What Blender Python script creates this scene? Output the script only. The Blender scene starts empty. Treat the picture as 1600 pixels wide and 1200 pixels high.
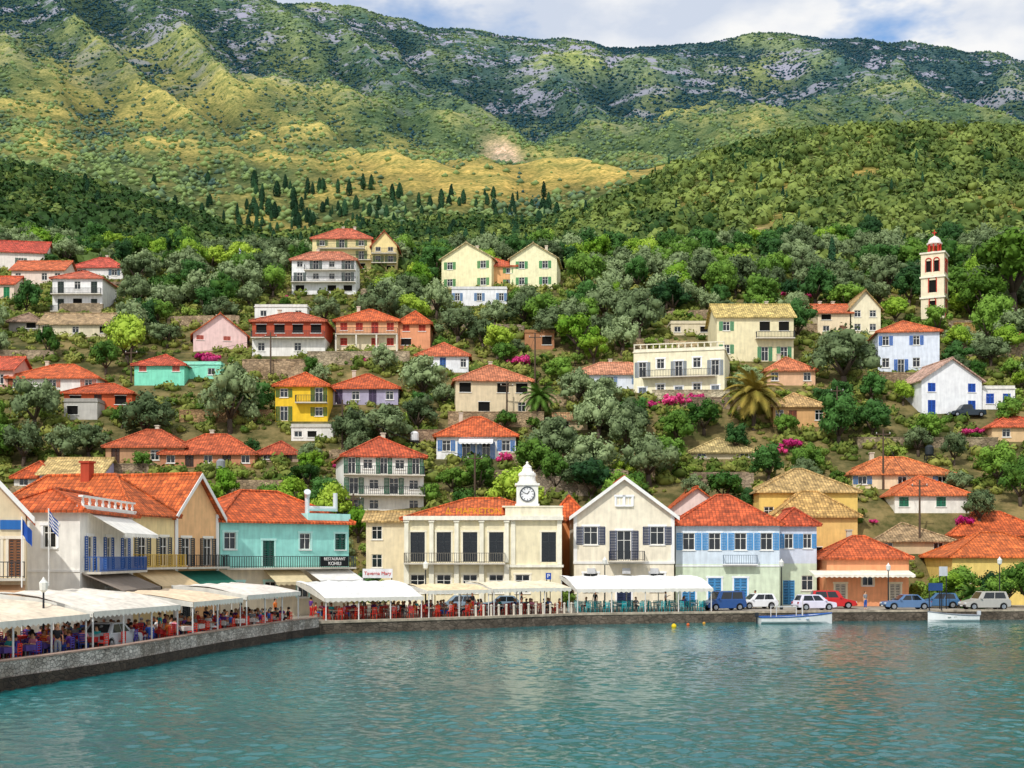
import bpy, bmesh, math, random, time
import numpy as np
from mathutils import Vector, Matrix, noise
random.seed(7); rng=np.random.default_rng(7)
S=bpy.context.scene; COL=S.collection; PI=math.pi
F=2000.; HZ=868.; EYE=6.; GZ=.9
def X(px,D): return (px-800)/F*D
def Zp(py,D): return EYE+(HZ-py)/F*D
def T(x,y,z=0,r=0): return Matrix.Translation((x,y,z))@Matrix.Rotation(r,4,'Z')
# ---------------------------------------------------------------- materials
MC={}
def lin(h):
    c=[int(h[i:i+2],16)/255 for i in (0,2,4)]
    return [x/12.92 if x<=.04045 else ((x+.055)/1.055)**2.4 for x in c]
def newmat(name):
    m=bpy.data.materials.new(name); m.use_nodes=True; nt=m.node_tree
    return m,nt,nt.nodes['Principled BSDF'],(lambda t:nt.nodes.new('ShaderNode'+t)),nt.links.new
def scl(c,k): return [min(1,x*k) for x in c]+[1]
def mat(h,rough=.75,var=.12,sc=1.2,bump=.0,metal=0,spec=.3):
    k=(h,rough,var,sc,bump,metal)
    if k in MC: return MC[k]
    m,nt,b,N,L=newmat('paint_'+h); c=lin(h)
    tc=N('TexCoord'); n1=N('TexNoise'); n1.inputs['Scale'].default_value=sc; n1.inputs['Detail'].default_value=4
    L(tc.outputs['Object'],n1.inputs['Vector'])
    mp=N('Mapping'); mp.inputs['Scale'].default_value=(2.2,2.2,.35); L(tc.outputs['Object'],mp.inputs['Vector'])
    n2=N('TexNoise'); n2.inputs['Scale'].default_value=1.3; n2.inputs['Detail'].default_value=3; L(mp.outputs[0],n2.inputs['Vector'])
    ad=N('Math'); ad.operation='ADD'; L(n1.outputs['Fac'],ad.inputs[0]); L(n2.outputs['Fac'],ad.inputs[1])
    mr=N('MapRange'); mr.inputs['From Min'].default_value=.7; mr.inputs['From Max'].default_value=1.3; L(ad.outputs[0],mr.inputs['Value'])
    mx=N('MixRGB'); mx.inputs[1].default_value=scl(c,1-1.9*var); mx.inputs[2].default_value=scl(c,1+var*.6)
    L(mr.outputs[0],mx.inputs[0]); L(mx.outputs[0],b.inputs['Base Color'])
    b.inputs['Roughness'].default_value=rough; b.inputs['Metallic'].default_value=metal; b.inputs['Specular IOR Level'].default_value=spec
    if bump:
        bp=N('Bump'); bp.inputs['Strength'].default_value=bump; bp.inputs['Distance'].default_value=.05
        n3=N('TexNoise'); n3.inputs['Scale'].default_value=9; L(tc.outputs['Object'],n3.inputs['Vector'])
        L(n3.outputs['Fac'],bp.inputs['Height']); L(bp.outputs[0],b.inputs['Normal'])
    MC[k]=m; return m
def tilemat(h):
    k=('tile',h)
    if k in MC: return MC[k]
    m,nt,b,N,L=newmat('roof_tile_'+h); c=lin(h); tc=N('TexCoord')
    br=N('TexBrick'); br.offset=0; br.inputs['Scale'].default_value=1; br.inputs['Brick Width'].default_value=.34; br.inputs['Row Height'].default_value=.42
    br.inputs['Mortar Size'].default_value=.035; br.inputs['Mortar Smooth'].default_value=.6
    br.inputs['Color1'].default_value=scl(c,.62); br.inputs['Color2'].default_value=scl(c,1.35); br.inputs['Mortar'].default_value=scl(c,.33)
    L(tc.outputs['UV'],br.inputs['Vector'])
    n=N('TexNoise'); n.inputs['Scale'].default_value=1.1; n.inputs['Detail'].default_value=6; n.inputs['Roughness'].default_value=.75; L(tc.outputs['Object'],n.inputs['Vector'])
    cr=N('ValToRGB'); cr.color_ramp.elements[0].position=.36; cr.color_ramp.elements[0].color=(.45,.46,.42,1); cr.color_ramp.elements[1].position=.62; cr.color_ramp.elements[1].color=(1.12,1.16,1.2,1)
    L(n.outputs['Fac'],cr.inputs[0])
    mx=N('MixRGB'); mx.blend_type='MULTIPLY'; mx.inputs[0].default_value=1; L(br.outputs['Color'],mx.inputs[1]); L(cr.outputs[0],mx.inputs[2])
    L(mx.outputs[0],b.inputs['Base Color']); b.inputs['Roughness'].default_value=.85
    w=N('TexWave'); w.bands_direction='X'; w.inputs['Scale'].default_value=.92; L(tc.outputs['UV'],w.inputs['Vector'])
    bp=N('Bump'); bp.inputs['Strength'].default_value=.6; bp.inputs['Distance'].default_value=.08; L(w.outputs['Fac'],bp.inputs['Height']); L(bp.outputs[0],b.inputs['Normal'])
    MC[k]=m; return m
def stonemat(h,s=2.2,dark=.45):
    k=('stone',h,s)
    if k in MC: return MC[k]
    m,nt,b,N,L=newmat('stone_'+h); c=lin(h); tc=N('TexCoord'); v=N('TexVoronoi'); v.inputs['Scale'].default_value=s
    mp=N('Mapping'); mp.inputs['Scale'].default_value=(1,1,1.7); L(tc.outputs['Object'],mp.inputs['Vector']); L(mp.outputs[0],v.inputs['Vector'])
    hs=N('Math'); hs.operation='MULTIPLY'; L(v.outputs['Color'],hs.inputs[0]); hs.inputs[1].default_value=1
    mx=N('MixRGB'); mx.inputs[1].default_value=scl(c,.55); mx.inputs[2].default_value=scl(c,1.3); L(hs.outputs[0],mx.inputs[0])
    v2=N('TexVoronoi'); v2.feature='DISTANCE_TO_EDGE'; v2.inputs['Scale'].default_value=s; L(mp.outputs[0],v2.inputs['Vector'])
    cr=N('ValToRGB'); cr.color_ramp.elements[0].color=(dark,dark,dark,1); cr.color_ramp.elements[1].position=.08; L(v2.outputs['Distance'],cr.inputs[0])
    m2=N('MixRGB'); m2.blend_type='MULTIPLY'; m2.inputs[0].default_value=1; L(mx.outputs[0],m2.inputs[1]); L(cr.outputs[0],m2.inputs[2])
    n=N('TexNoise'); n.inputs['Scale'].default_value=.5; n.inputs['Detail'].default_value=5; L(tc.outputs['Object'],n.inputs['Vector'])
    c3=N('ValToRGB'); c3.color_ramp.elements[0].position=.35; c3.color_ramp.elements[0].color=(.5,.47,.43,1); c3.color_ramp.elements[1].position=.6; L(n.outputs['Fac'],c3.inputs[0])
    m3=N('MixRGB'); m3.blend_type='MULTIPLY'; m3.inputs[0].default_value=1; L(m2.outputs[0],m3.inputs[1]); L(c3.outputs[0],m3.inputs[2])
    L(m3.outputs[0],b.inputs['Base Color']); b.inputs['Roughness'].default_value=.9
    bp=N('Bump'); bp.inputs['Strength'].default_value=.7; bp.inputs['Distance'].default_value=.08; L(cr.outputs[0],bp.inputs['Height']); L(bp.outputs[0],b.inputs['Normal'])
    MC[k]=m; return m
def leafmat(h1,h2,attr=None,sc=.5):
    k=('leaf',h1,h2,attr)
    if k in MC: return MC[k]
    m,nt,b,N,L=newmat('foliage_'+h1); c1=lin(h1); c2=lin(h2)
    g=N('NewGeometry'); n=N('TexNoise'); n.inputs['Scale'].default_value=sc; n.inputs['Detail'].default_value=3; L(g.outputs['Position'],n.inputs['Vector'])
    if attr:
        r=N('Attribute'); r.attribute_name=attr; ro=r.outputs['Fac']
    else:
        r=N('ObjectInfo'); ro=r.outputs['Random']
    ad=N('Math'); ad.operation='MULTIPLY_ADD'; L(n.outputs['Fac'],ad.inputs[0]); ad.inputs[1].default_value=1.1; ad.inputs[2].default_value=-.55
    a2=N('Math'); a2.operation='ADD'; a2.use_clamp=True; L(ad.outputs[0],a2.inputs[0]); L(ro,a2.inputs[1])
    mx=N('MixRGB'); mx.inputs[1].default_value=c1+[1]; mx.inputs[2].default_value=c2+[1]; L(a2.outputs[0],mx.inputs[0])
    L(mx.outputs[0],b.inputs['Base Color']); b.inputs['Roughness'].default_value=.7; b.inputs['Specular IOR Level'].default_value=.15
    MC[k]=m; return m
GLASS=mat('1a2228',.12,.2,spec=.7); WHITE=mat('f4f2ec',.6,.06); IRON=mat('26282b',.5,.1); WOOD=mat('6b4a2e',.7,.2); DARKIN=mat('141210',.9,.1)
TILE='dc6630'; TAN='cda86c'
# ---------------------------------------------------------------- mesh helpers
class MB:
    def __init__(s): s.v=[]; s.f=[]
    def add(s,vs,fs,M=None):
        n=len(s.v); s.v+= [tuple(M@Vector(p)) for p in vs] if M is not None else [tuple(p) for p in vs]
        s.f+=[tuple(i+n for i in f) for f in fs]; return s
    def box(s,x0,x1,y0,y1,z0,z1,M=None):
        return s.add([(x,y,z) for z in (z0,z1) for y in (y0,y1) for x in (x0,x1)],[(0,2,3,1),(4,5,7,6),(0,1,5,4),(2,6,7,3),(0,4,6,2),(1,3,7,5)],M)
    def beam(s,p,q,r,n=6,r2=None,M=None):
        p=Vector(p); q=Vector(q); d=(q-p).normalized(); a=d.orthogonal().normalized(); b=d.cross(a); r2=r if r2 is None else r2
        vs=[p+(a*math.cos(t)+b*math.sin(t))*r for t in [2*PI*i/n for i in range(n)]]+[q+(a*math.cos(t)+b*math.sin(t))*r2 for t in [2*PI*i/n for i in range(n)]]
        return s.add(vs,[(i,(i+1)%n,(i+1)%n+n,i+n) for i in range(n)]+[tuple(range(n))[::-1],tuple(range(n,2*n))],M)
    def lathe(s,prof,n=16,M=None,c=(0,0,0),caps=True):
        vs=[(c[0]+r*math.cos(2*PI*i/n),c[1]+r*math.sin(2*PI*i/n),c[2]+z) for r,z in prof for i in range(n)]
        return s.add(vs,[(j*n+i,j*n+(i+1)%n,(j+1)*n+(i+1)%n,(j+1)*n+i) for j in range(len(prof)-1) for i in range(n)]+([tuple(range(n))[::-1],tuple(range((len(prof)-1)*n,len(prof)*n))] if caps else []),M)
    def prism(s,poly,dz,M=None):
        n=len(poly); lo=[(p[0],p[1],p[2]-dz) for p in poly]
        return s.add(list(poly)+lo,[tuple(range(n)),tuple(range(n,2*n))[::-1]]+[(i,i+n,(i+1)%n+n,(i+1)%n) for i in range(n)],M)
    def mesh(s,name,m=None,uv=False,bevel=0,smooth=False):
        me=bpy.data.meshes.new(name); me.from_pydata(s.v,[],s.f)
        if bevel:
            bm=bmesh.new(); bm.from_mesh(me); bmesh.ops.remove_doubles(bm,verts=bm.verts,dist=1e-4)
            bmesh.ops.bevel(bm,geom=[e for e in bm.edges if len(e.link_faces)==2 and e.calc_face_angle(0)>.25],offset=bevel,segments=2,affect='EDGES',clamp_overlap=True)
            bm.to_mesh(me); bm.free()
        if uv:
            ul=me.uv_layers.new(name='UVMap')
            for p in me.polygons:
                n=p.normal; vv=(Vector((0,0,1))-n*n.z)
                vv=vv.normalized() if vv.length>.05 else Vector((0,1,0)); uu=vv.cross(n)
                for li in p.loop_indices:
                    c=me.vertices[me.loops[li].vertex_index].co; ul.data[li].uv=(c.dot(uu),c.dot(vv))
        if smooth:
            for p in me.polygons: p.use_smooth=True
        if m: me.materials.append(m)
        return me
def obj(name,me,parent=None,M=None):
    o=bpy.data.objects.new(name,me); COL.objects.link(o)
    if parent: o.parent=parent
    if M is not None: o.matrix_basis=M
    return o
def tag(o,label=None,cat=None,group=None,kind=None):
    if label: o['label']=label
    if cat: o['category']=cat
    if group: o['group']=group
    if kind: o['kind']=kind
    return o
def thing(name,label,cat,M,group=None): return tag(obj(name,None,None,M),label,cat,group)
def struct(o,label,cat): return tag(o,label,cat,kind='structure')
def copy_tree(o,parent=None):
    c=o.copy(); COL.objects.link(c)
    if parent: c.parent=parent
    for ch in CH.get(o.name,()): copy_tree(ch,c)
    return c
CH={}
def index_children(root):
    for ch in root.children: CH.setdefault(root.name,[]).append(ch); index_children(ch)
def npmesh(name,V,Fc,m,rnd=None):
    me=bpy.data.meshes.new(name); V=np.asarray(V,dtype=np.float32); Fc=np.asarray(Fc,dtype=np.int32); k=Fc.shape[1]
    me.vertices.add(len(V)); me.vertices.foreach_set('co',V.ravel())
    me.loops.add(Fc.size); me.loops.foreach_set('vertex_index',Fc.ravel())
    me.polygons.add(len(Fc)); me.polygons.foreach_set('loop_start',np.arange(0,Fc.size,k,dtype=np.int32))
    me.update(calc_edges=True)
    if rnd is not None:
        a=me.attributes.new('rnd','FLOAT','POINT'); a.data.foreach_set('value',np.asarray(rnd,dtype=np.float32))
    me.materials.append(m); return me
def text(body,size,m,parent,M,name='lettering'):
    cu=bpy.data.curves.new('t','FONT'); cu.body=body; cu.size=size; cu.extrude=.015; cu.align_x='CENTER'; cu.align_y='CENTER'
    o=bpy.data.objects.new('t',cu); COL.objects.link(o); bpy.context.view_layer.update()
    me=bpy.data.meshes.new_from_object(o.evaluated_get(bpy.context.evaluated_depsgraph_get())); bpy.data.objects.remove(o)
    me.materials.clear(); me.materials.append(m)
    return obj(name,me,parent,M@Matrix.Rotation(PI/2,4,'X'))
# ---------------------------------------------------------------- terrain
VD=[100,136,141,147,165,175,185,200,215,240,260]
VZ=[.82,.82,5.5,10.9,18.4,24.6,30,37.8,45,56,63.6]
def vz(D): return float(np.interp(D,VD,VZ))
_D=np.arange(136,262,.25); _P=HZ-(np.interp(_D,VD,VZ)-EYE)*F/_D
def Dof(py): return float(_D[np.argmin(abs(_P-py))])
DN=[260,330,420,520,700,950,1300,1800,2400,3400]
UC={-1000:[425,330,240,170,220,170,60,-60,-200,-100],-300:[425,350,275,205,250,200,110,0,-120,0],0:[425,372,310,254,290,232,150,45,-60,50],
200:[425,392,348,303,330,246,170,62,-32,60],400:[425,408,390,372,384,262,195,88,-5,90],560:[425,412,399,386,352,258,226,120,16,110],
700:[425,411,398,385,345,254,250,150,46,130],860:[425,404,390,370,345,256,262,170,58,150],1000:[425,396,342,290,318,254,250,165,66,150],
1120:[425,388,310,240,300,262,240,155,66,150],1250:[425,380,290,206,290,270,238,150,50,140],1400:[425,372,282,198,300,280,240,150,62,150],
1600:[425,370,282,204,320,290,240,150,95,170],1900:[425,375,300,240,320,300,250,180,135,200],2600:[425,390,340,300,330,310,280,230,190,240]}
US=sorted(UC); GD=np.geomspace(126,3400,330); GU=np.arange(-1000,2601,12.)
G=np.zeros((len(GD),len(GU)))
zc=np.array([[EYE+(HZ-p)*d/F for p,d in zip(UC[u],DN)] for u in US])
for i,D in enumerate(GD):
    G[i]=np.interp(D,VD,VZ) if D<=260 else np.interp(GU,US,[np.interp(D,DN,zc[k]) for k in range(len(US))])
G2=G.copy(); ker=np.array([1,2,3,4,5,5,4,3,2,1,1.]); ker/=ker.sum()
for i in range(len(GD)):
    if GD[i]>262: G2[i]=np.convolve(np.pad(G[i],5,'edge'),ker,'valid')
G3=G2.copy()
for i in range(2,len(GD)-2):
    if GD[i]>264: G3[i]=(G2[i-2]+2*G2[i-1]+3*G2[i]+2*G2[i+1]+G2[i+2])/9
G=G3; NZ=np.zeros_like(G); RZ=np.zeros_like(G)
for i,D in enumerate(GD):
    if D<250: continue
    ld=math.log(D); a=min(1,(D-250)/200); far=min(1,max(0,(D-600)/900)); top=min(1,max(0,(D-1900)/400))
    for j,u in enumerate(GU):
        n=noise.fractal(Vector((u/140,ld*7,0)),.9,2.1,5)
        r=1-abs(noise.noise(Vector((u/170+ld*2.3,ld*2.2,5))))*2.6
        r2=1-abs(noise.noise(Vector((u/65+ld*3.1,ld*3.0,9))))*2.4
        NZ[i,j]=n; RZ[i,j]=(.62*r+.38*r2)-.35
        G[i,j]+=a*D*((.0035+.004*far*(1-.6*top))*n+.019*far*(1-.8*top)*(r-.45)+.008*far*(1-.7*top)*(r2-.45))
def bil(A,x,Y):
    u=x/Y*F+800; fi=np.interp(Y,GD,np.arange(len(GD))); fj=np.clip((u-GU[0])/12.,0,len(GU)-1.001)
    i=np.minimum(np.floor(fi).astype(int),len(GD)-2); j=np.floor(fj).astype(int); a=fi-i; b=fj-j
    return (A[i,j]*(1-b)+A[i,j+1]*b)*(1-a)+(A[i+1,j]*(1-b)+A[i+1,j+1]*b)*a
def tz(x,Y): return bil(G,x,Y)
def ga(v,c,s): return np.exp(-((v-c)/s)**2)
def goldf(u,D):
    ld=np.log(D)
    return 1.7*ga(u,790,270)*ga(ld,math.log(890),.13)+.4*ga(u,520,150)*ga(ld,math.log(700),.1)+.75*ga(u,230,330)*ga(ld,math.log(1400),.33)+.45*ga(u,1120,180)*ga(ld,math.log(1650),.18)+.4*ga(u,480,180)*ga(ld,math.log(1150),.2)
def bare(u,D):
    ld=np.log(D); return np.maximum(ga(u+(ld-math.log(1330))*260,788,22)*ga(ld,math.log(1330),.045)*1.4,ga(u,1192,20)*ga(ld,math.log(335),.04)*1.1)
uu,dd=np.meshgrid(GU,GD); gf=np.clip(goldf(uu,dd)+NZ*1.0*(dd>300),0,1)
far=np.clip((dd-500)/1500,0,1)[...,None]; gfe=gf[...,None]
blue=(np.clip((dd-1400)/700,0,1)*np.clip((uu-300)/500,.25,1))[...,None]  # aerial haze painted into the ground colour, bluer with distance
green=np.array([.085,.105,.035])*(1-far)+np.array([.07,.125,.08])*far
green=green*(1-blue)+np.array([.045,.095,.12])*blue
gold=np.array([.42,.28,.09])*(1-far)+np.array([.24,.26,.11])*far
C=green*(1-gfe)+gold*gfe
C=C*np.clip(1+.75*RZ*np.clip((dd-650)/300,0,1)+.5*NZ*np.clip((dd-300)/300,0,1),.5,1.5)[...,None]  # relief shade put into the colour: gullies darker, ridges lighter
vil=np.array([.19,.15,.075]); vm=np.clip((290-dd)/40,0,1)[...,None]; C=C*(1-vm)+vil*vm
sc=np.clip(bare(uu,dd),0,1)[...,None]; C=C*(1-sc)+np.array([.62,.43,.37])*sc
nu=len(GU); V=np.stack([X(uu,dd),dd,G],-1).reshape(-1,3)
ii,jj=np.meshgrid(np.arange(len(GD)-1),np.arange(nu-1),indexing='ij'); k=(ii*nu+jj).ravel(); Fc=np.stack([k,k+1,k+nu+1,k+nu],-1)
m,nt,b,N,L=newmat('hillside_ground'); at=N('Attribute'); at.attribute_name='Col'; g=N('NewGeometry')
def nmul(src,scale,lo,hi,p0=.4,p1=.6,det=7):
    n1=N('TexNoise'); n1.inputs['Scale'].default_value=scale; n1.inputs['Detail'].default_value=det; n1.inputs['Roughness'].default_value=.7; L(g.outputs['Position'],n1.inputs['Vector'])
    cr=N('ValToRGB'); cr.color_ramp.elements[0].position=p0; cr.color_ramp.elements[0].color=lo; cr.color_ramp.elements[1].position=p1; cr.color_ramp.elements[1].color=hi; L(n1.outputs['Fac'],cr.inputs[0])
    mx=N('MixRGB'); mx.blend_type='MULTIPLY'; mx.inputs[0].default_value=1; L(src,mx.inputs[1]); L(cr.outputs[0],mx.inputs[2]); return mx.outputs[0]
s1=nmul(at.outputs['Color'],.35,(.45,.55,.4,1),(1.3,1.25,1.15,1)); s2=nmul(s1,.045,(.5,.62,.55,1),(1.25,1.2,1.1,1),.38,.62)
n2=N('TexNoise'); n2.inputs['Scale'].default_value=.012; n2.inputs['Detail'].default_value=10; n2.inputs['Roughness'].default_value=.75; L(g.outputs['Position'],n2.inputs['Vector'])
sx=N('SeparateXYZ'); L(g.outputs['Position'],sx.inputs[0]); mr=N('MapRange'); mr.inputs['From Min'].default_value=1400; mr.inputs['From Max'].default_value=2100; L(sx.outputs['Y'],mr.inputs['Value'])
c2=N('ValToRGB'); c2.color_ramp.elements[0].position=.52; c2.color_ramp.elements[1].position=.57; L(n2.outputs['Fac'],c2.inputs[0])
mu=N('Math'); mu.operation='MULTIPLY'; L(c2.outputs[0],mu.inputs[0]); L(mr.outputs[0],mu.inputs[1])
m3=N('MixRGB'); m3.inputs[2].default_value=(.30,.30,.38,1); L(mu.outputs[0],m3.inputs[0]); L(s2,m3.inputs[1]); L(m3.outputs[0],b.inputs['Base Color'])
b.inputs['Roughness'].default_value=.95; b.inputs['Specular IOR Level'].default_value=.1
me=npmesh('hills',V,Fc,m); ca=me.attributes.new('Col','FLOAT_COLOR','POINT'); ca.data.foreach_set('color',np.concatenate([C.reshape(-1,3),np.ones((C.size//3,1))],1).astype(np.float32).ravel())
me.polygons.foreach_set('use_smooth',np.ones(len(me.polygons),dtype=bool))
struct(obj('hills',me),'village hillside rising to scrub covered mountains','hillside')
# ---------------------------------------------------------------- quay, street, water
Q=[(-27,36),(-22.9,57.1),(-20.3,67.8),(-18.4,81.6),(-16.3,92),(-14.8,98.2),(-5.2,104),(5.6,111.8),(17.3,115),(29.4,117.6),(48,120),(100,124)]
mb=MB(); top=[(x,y,GZ) for x,y in Q]+[(110,142,GZ),(-130,142,GZ),(-130,36,GZ)]
mb.add(top,[tuple(range(len(top)))])
struct(obj('street',mb.mesh('street',mat('a39a8c',.85,.25,.4,.2))),'paved waterfront street and quay top','street')
def strip(pts,off0,off1,z0,z1,name,m):
    P=[Vector((p[0],p[1])) for p in pts]; nn=[]
    for i in range(len(P)):
        a=P[max(0,i-1)]; b2=P[min(len(P)-1,i+1)]; t=(b2-a).normalized(); nn.append(Vector((-t.y,t.x)))
    q=MB(); n=len(P)
    vs=[]
    for o_,z in ((off0,z0),(off0,z1),(off1,z1),(off1,z0)): vs+=[(*(P[i]+nn[i]*o_),z) for i in range(n)]
    fs=[(k*n+i,k*n+i+1,((k+1)%4)*n+i+1,((k+1)%4)*n+i) for k in range(4) for i in range(n-1)]+[(0,n,2*n,3*n),(n-1,2*n-1,3*n-1,4*n-1)]
    q.add(vs,fs); return q.mesh(name,m)
r=thing('quay_wall','weathered stone quay wall curving below the left taverna terraces','wall',T(0,0))
obj('wall_base',strip(Q[:6],-.07,.5,-2,.5,'wall_base',stonemat('4d4237',2.6)),r); obj('upper_wall',strip(Q[:6],0,.45,.5,1.22,'upper_wall',stonemat('d2c8be',3.6,.3)),r); obj('coping',strip(Q[:6],-.04,.5,1.22,1.3,'coping',mat('b09484',.8,.25)),r)
r=thing('quay_wall','low grey stone quay edge in front of the parked cars','wall',T(0,0))
obj('wall_base',strip(Q[5:],0,.8,-2,.78,'wall_base',stonemat('75685a',2.4)),r); obj('coping',strip(Q[5:],-.06,.6,.78,.96,'coping',mat('bfb09a',.8,.25)),r)
m,nt,b,N,L=newmat('sea_water'); g=N('NewGeometry'); b.inputs['Roughness'].default_value=.04; b.inputs['IOR'].default_value=1.33
na=N('TexNoise'); na.inputs['Scale'].default_value=5; na.inputs['Detail'].default_value=3; na.inputs['Roughness'].default_value=.6; L(g.outputs['Position'],na.inputs['Vector'])
nb=N('TexNoise'); nb.inputs['Scale'].default_value=.05; nb.inputs['Detail'].default_value=3; L(g.outputs['Position'],nb.inputs['Vector'])
cm=N('MixRGB'); cm.inputs[1].default_value=(.003,.085,.10,1); cm.inputs[2].default_value=(.008,.16,.155,1)
nr=N('MapRange'); nr.inputs['From Min'].default_value=.25; nr.inputs['From Max'].default_value=.75; L(nb.outputs['Fac'],nr.inputs['Value']); L(nr.outputs[0],cm.inputs[0]); L(cm.outputs[0],b.inputs['Base Color'])
bp=N('Bump'); bp.inputs['Strength'].default_value=.35; bp.inputs['Distance'].default_value=.05; L(na.outputs['Fac'],bp.inputs['Height']); L(bp.outputs[0],b.inputs['Normal'])
wu=np.concatenate([[-9000,-4000,-1500,-500],np.arange(-160,1765,3.6),[2100,3200,6000,12000]]); wd=np.concatenate([[4,14,24],np.arange(32,70,.11),np.arange(70,128,.17),[134,142]])
U_,D_=np.meshgrid(wu,wd); wx=X(U_,D_); hz_=np.zeros_like(wx)
for q in range(60):
    lam=float(np.exp(rng.uniform(math.log(.4),math.log(1.7)))); th=rng.normal(1.4,.8); kx,ky=math.cos(th)*2*PI/lam,math.sin(th)*2*PI/lam
    ph=kx*wx+ky*D_+rng.uniform(0,6.28)+.9*np.sin(wx*.33+q)+.9*np.sin(D_*.27+q*2); hz_+=lam**.9*.0046*(1-np.abs(np.sin(ph/2))*2)
patch=.85+.25*np.sin(wx*.13+1)*np.sin(D_*.19)+.12*np.sin(wx*.41+D_*.3); win_=((U_>-170)&(U_<1770)&(D_>30)&(D_<129)); hz_=hz_*patch*win_*np.clip(1.25-D_/160,.45,1)
nw=len(wu); ii,jj=np.meshgrid(np.arange(len(wd)-1),np.arange(nw-1),indexing='ij'); k=(ii*nw+jj).ravel()
wm=npmesh('water',np.stack([wx,D_,hz_],-1).reshape(-1,3),np.stack([k,k+1,k+nw+1,k+nw],-1),m); wm.polygons.foreach_set('use_smooth',np.ones(len(wm.polygons),dtype=bool))
struct(obj('water',wm),'rippled teal harbour water','sea')
# ---------------------------------------------------------------- windows
WC={}
def winparts(t,w,h,sc,fc):
    k=(t,round(w,1),round(h,1),sc,fc)
    if k in WC: return WC[k]
    w=k[1]; h=k[2]; out=[]
    sm=mat(sc,.6,.1,4); fm=mat(fc,.6,.08)
    fr=MB(); e=.07
    fr.box(-w/2,-w/2+e,.06,.13,0,h).box(w/2-e,w/2,.06,.13,0,h).box(-w/2+e,w/2-e,.06,.13,0,e).box(-w/2+e,w/2-e,.06,.13,h-e,h).box(-.03,.03,.065,.12,e,h-e)
    if h>1: fr.box(-w/2+e,w/2-e,.07,.115,h*.66,h*.66+.05)
    closed=t in 'cd'
    if t=='o': fr=MB().box(-w/2-.06,w/2+.06,-.03,.0,h,h+.1)
    out.append(('frame',fr.mesh('window',fm)))
    out.append(('pane',MB().add([(-w/2,.15,0),(w/2,.15,0),(w/2,.15,h),(-w/2,.15,h)],[(0,1,2,3)]).mesh('pane',DARKIN if t=='o' else GLASS)))  # open bays have no glass: a dark sheet paints the unlit interior
    if t in 'wpco': out.append(('sill',MB().box(-w/2-.1,w/2+.1,-.1,.05,-.09,-.003).mesh('sill',WHITE)))
    if t in 'wD' or closed:
        for s in (-1,1):
            q=MB(); x0,x1=((.01,w/2-.01) if closed else (w/2+.02,w*1.0+.02)); y0=.0 if closed else -.07
            a,c=(x0,x1) if s>0 else (-x1,-x0); z1=h-.02
            q.box(a,a+.07,y0,y0+.05,.02,z1).box(c-.07,c,y0,y0+.05,.02,z1)
            ns=max(4,int(h/.16))
            for i in range(ns+1):
                zz=.02+(z1-.1)*i/ns; q.box(a+.07,c-.07,y0+.008,y0+.042,zz,zz+.085)
            out.append(('shutter',q.mesh('shutter',sm)))
    WC[k]=out; return out
def put_window(root,M,t,w,h,sc,fc,trim=None):
    ps=winparts(t,w,h,sc,fc); wo=obj('door' if t in 'Dd' else 'window',ps[0][1],root,M)
    for n,me in ps[1:]: obj(n,me,wo)
    if trim:
        k=('trim',round(w,1),round(h,1),trim)
        if k not in WC:
            w=k[1];h=k[2]; WC[k]=MB().box(-w/2-.16,-w/2,-.035,.03,0,h).box(w/2,w/2+.16,-.035,.03,0,h).box(-w/2-.22,w/2+.22,-.06,.03,h,h+.18).mesh('surround',mat(trim,.7,.06))
        obj('surround',WC[k],wo)
def sides(w,d): return {'f':(T(0,0),w),'l':(T(-w/2,d/2,0,-PI/2),d),'r':(T(w/2,d/2,0,PI/2),d),'b':(T(0,d,0,PI),w)}
def wallmesh(w,d,z0,z1,ops,m,gable=None,zr=0,name='wall'):
    mb=MB()
    for sd,(M,Ls) in sides(w,d).items():
        oo=[o for o in ops if o[0]==sd and z0<=o[2]+o[4]/2<z1]
        xs=sorted(set([-Ls/2,Ls/2]+[round(o[1]-o[3]/2,4) for o in oo]+[round(o[1]+o[3]/2,4) for o in oo])); zs=sorted(set([z0,z1]+[round(o[2],4) for o in oo]+[round(o[2]+o[4],4) for o in oo]))
        for a,b2 in zip(xs,xs[1:]):
            for c,e in zip(zs,zs[1:]):
                mx_,mz=(a+b2)/2,(c+e)/2
                if any(abs(mx_-o[1])<o[3]/2 and o[2]<mz<o[2]+o[4] for o in oo): continue
                mb.add([(a,0,c),(b2,0,c),(b2,0,e),(a,0,e)],[(0,1,2,3)],M)
        for o in oo:
            a,b2,c,e=o[1]-o[3]/2,o[1]+o[3]/2,o[2],o[2]+o[4]; dp=.22
            mb.add([(a,0,c),(b2,0,c),(b2,0,e),(a,0,e),(a,dp,c),(b2,dp,c),(b2,dp,e),(a,dp,e)],[(0,1,5,4),(1,2,6,5),(2,3,7,6),(3,0,4,7)],M)
        if (gable=='gf' and sd in 'fb') or (gable=='gs' and sd in 'lr'):
            mb.add([(-Ls/2,0,z1),(Ls/2,0,z1),(0,0,zr-.1)],[(0,1,2)],M)
    mb.add([(-w/2,0,z1-.01),(w/2,0,z1-.01),(w/2,d,z1-.01),(-w/2,d,z1-.01)],[(0,1,2,3)])
    return mb.mesh(name,m)
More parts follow.
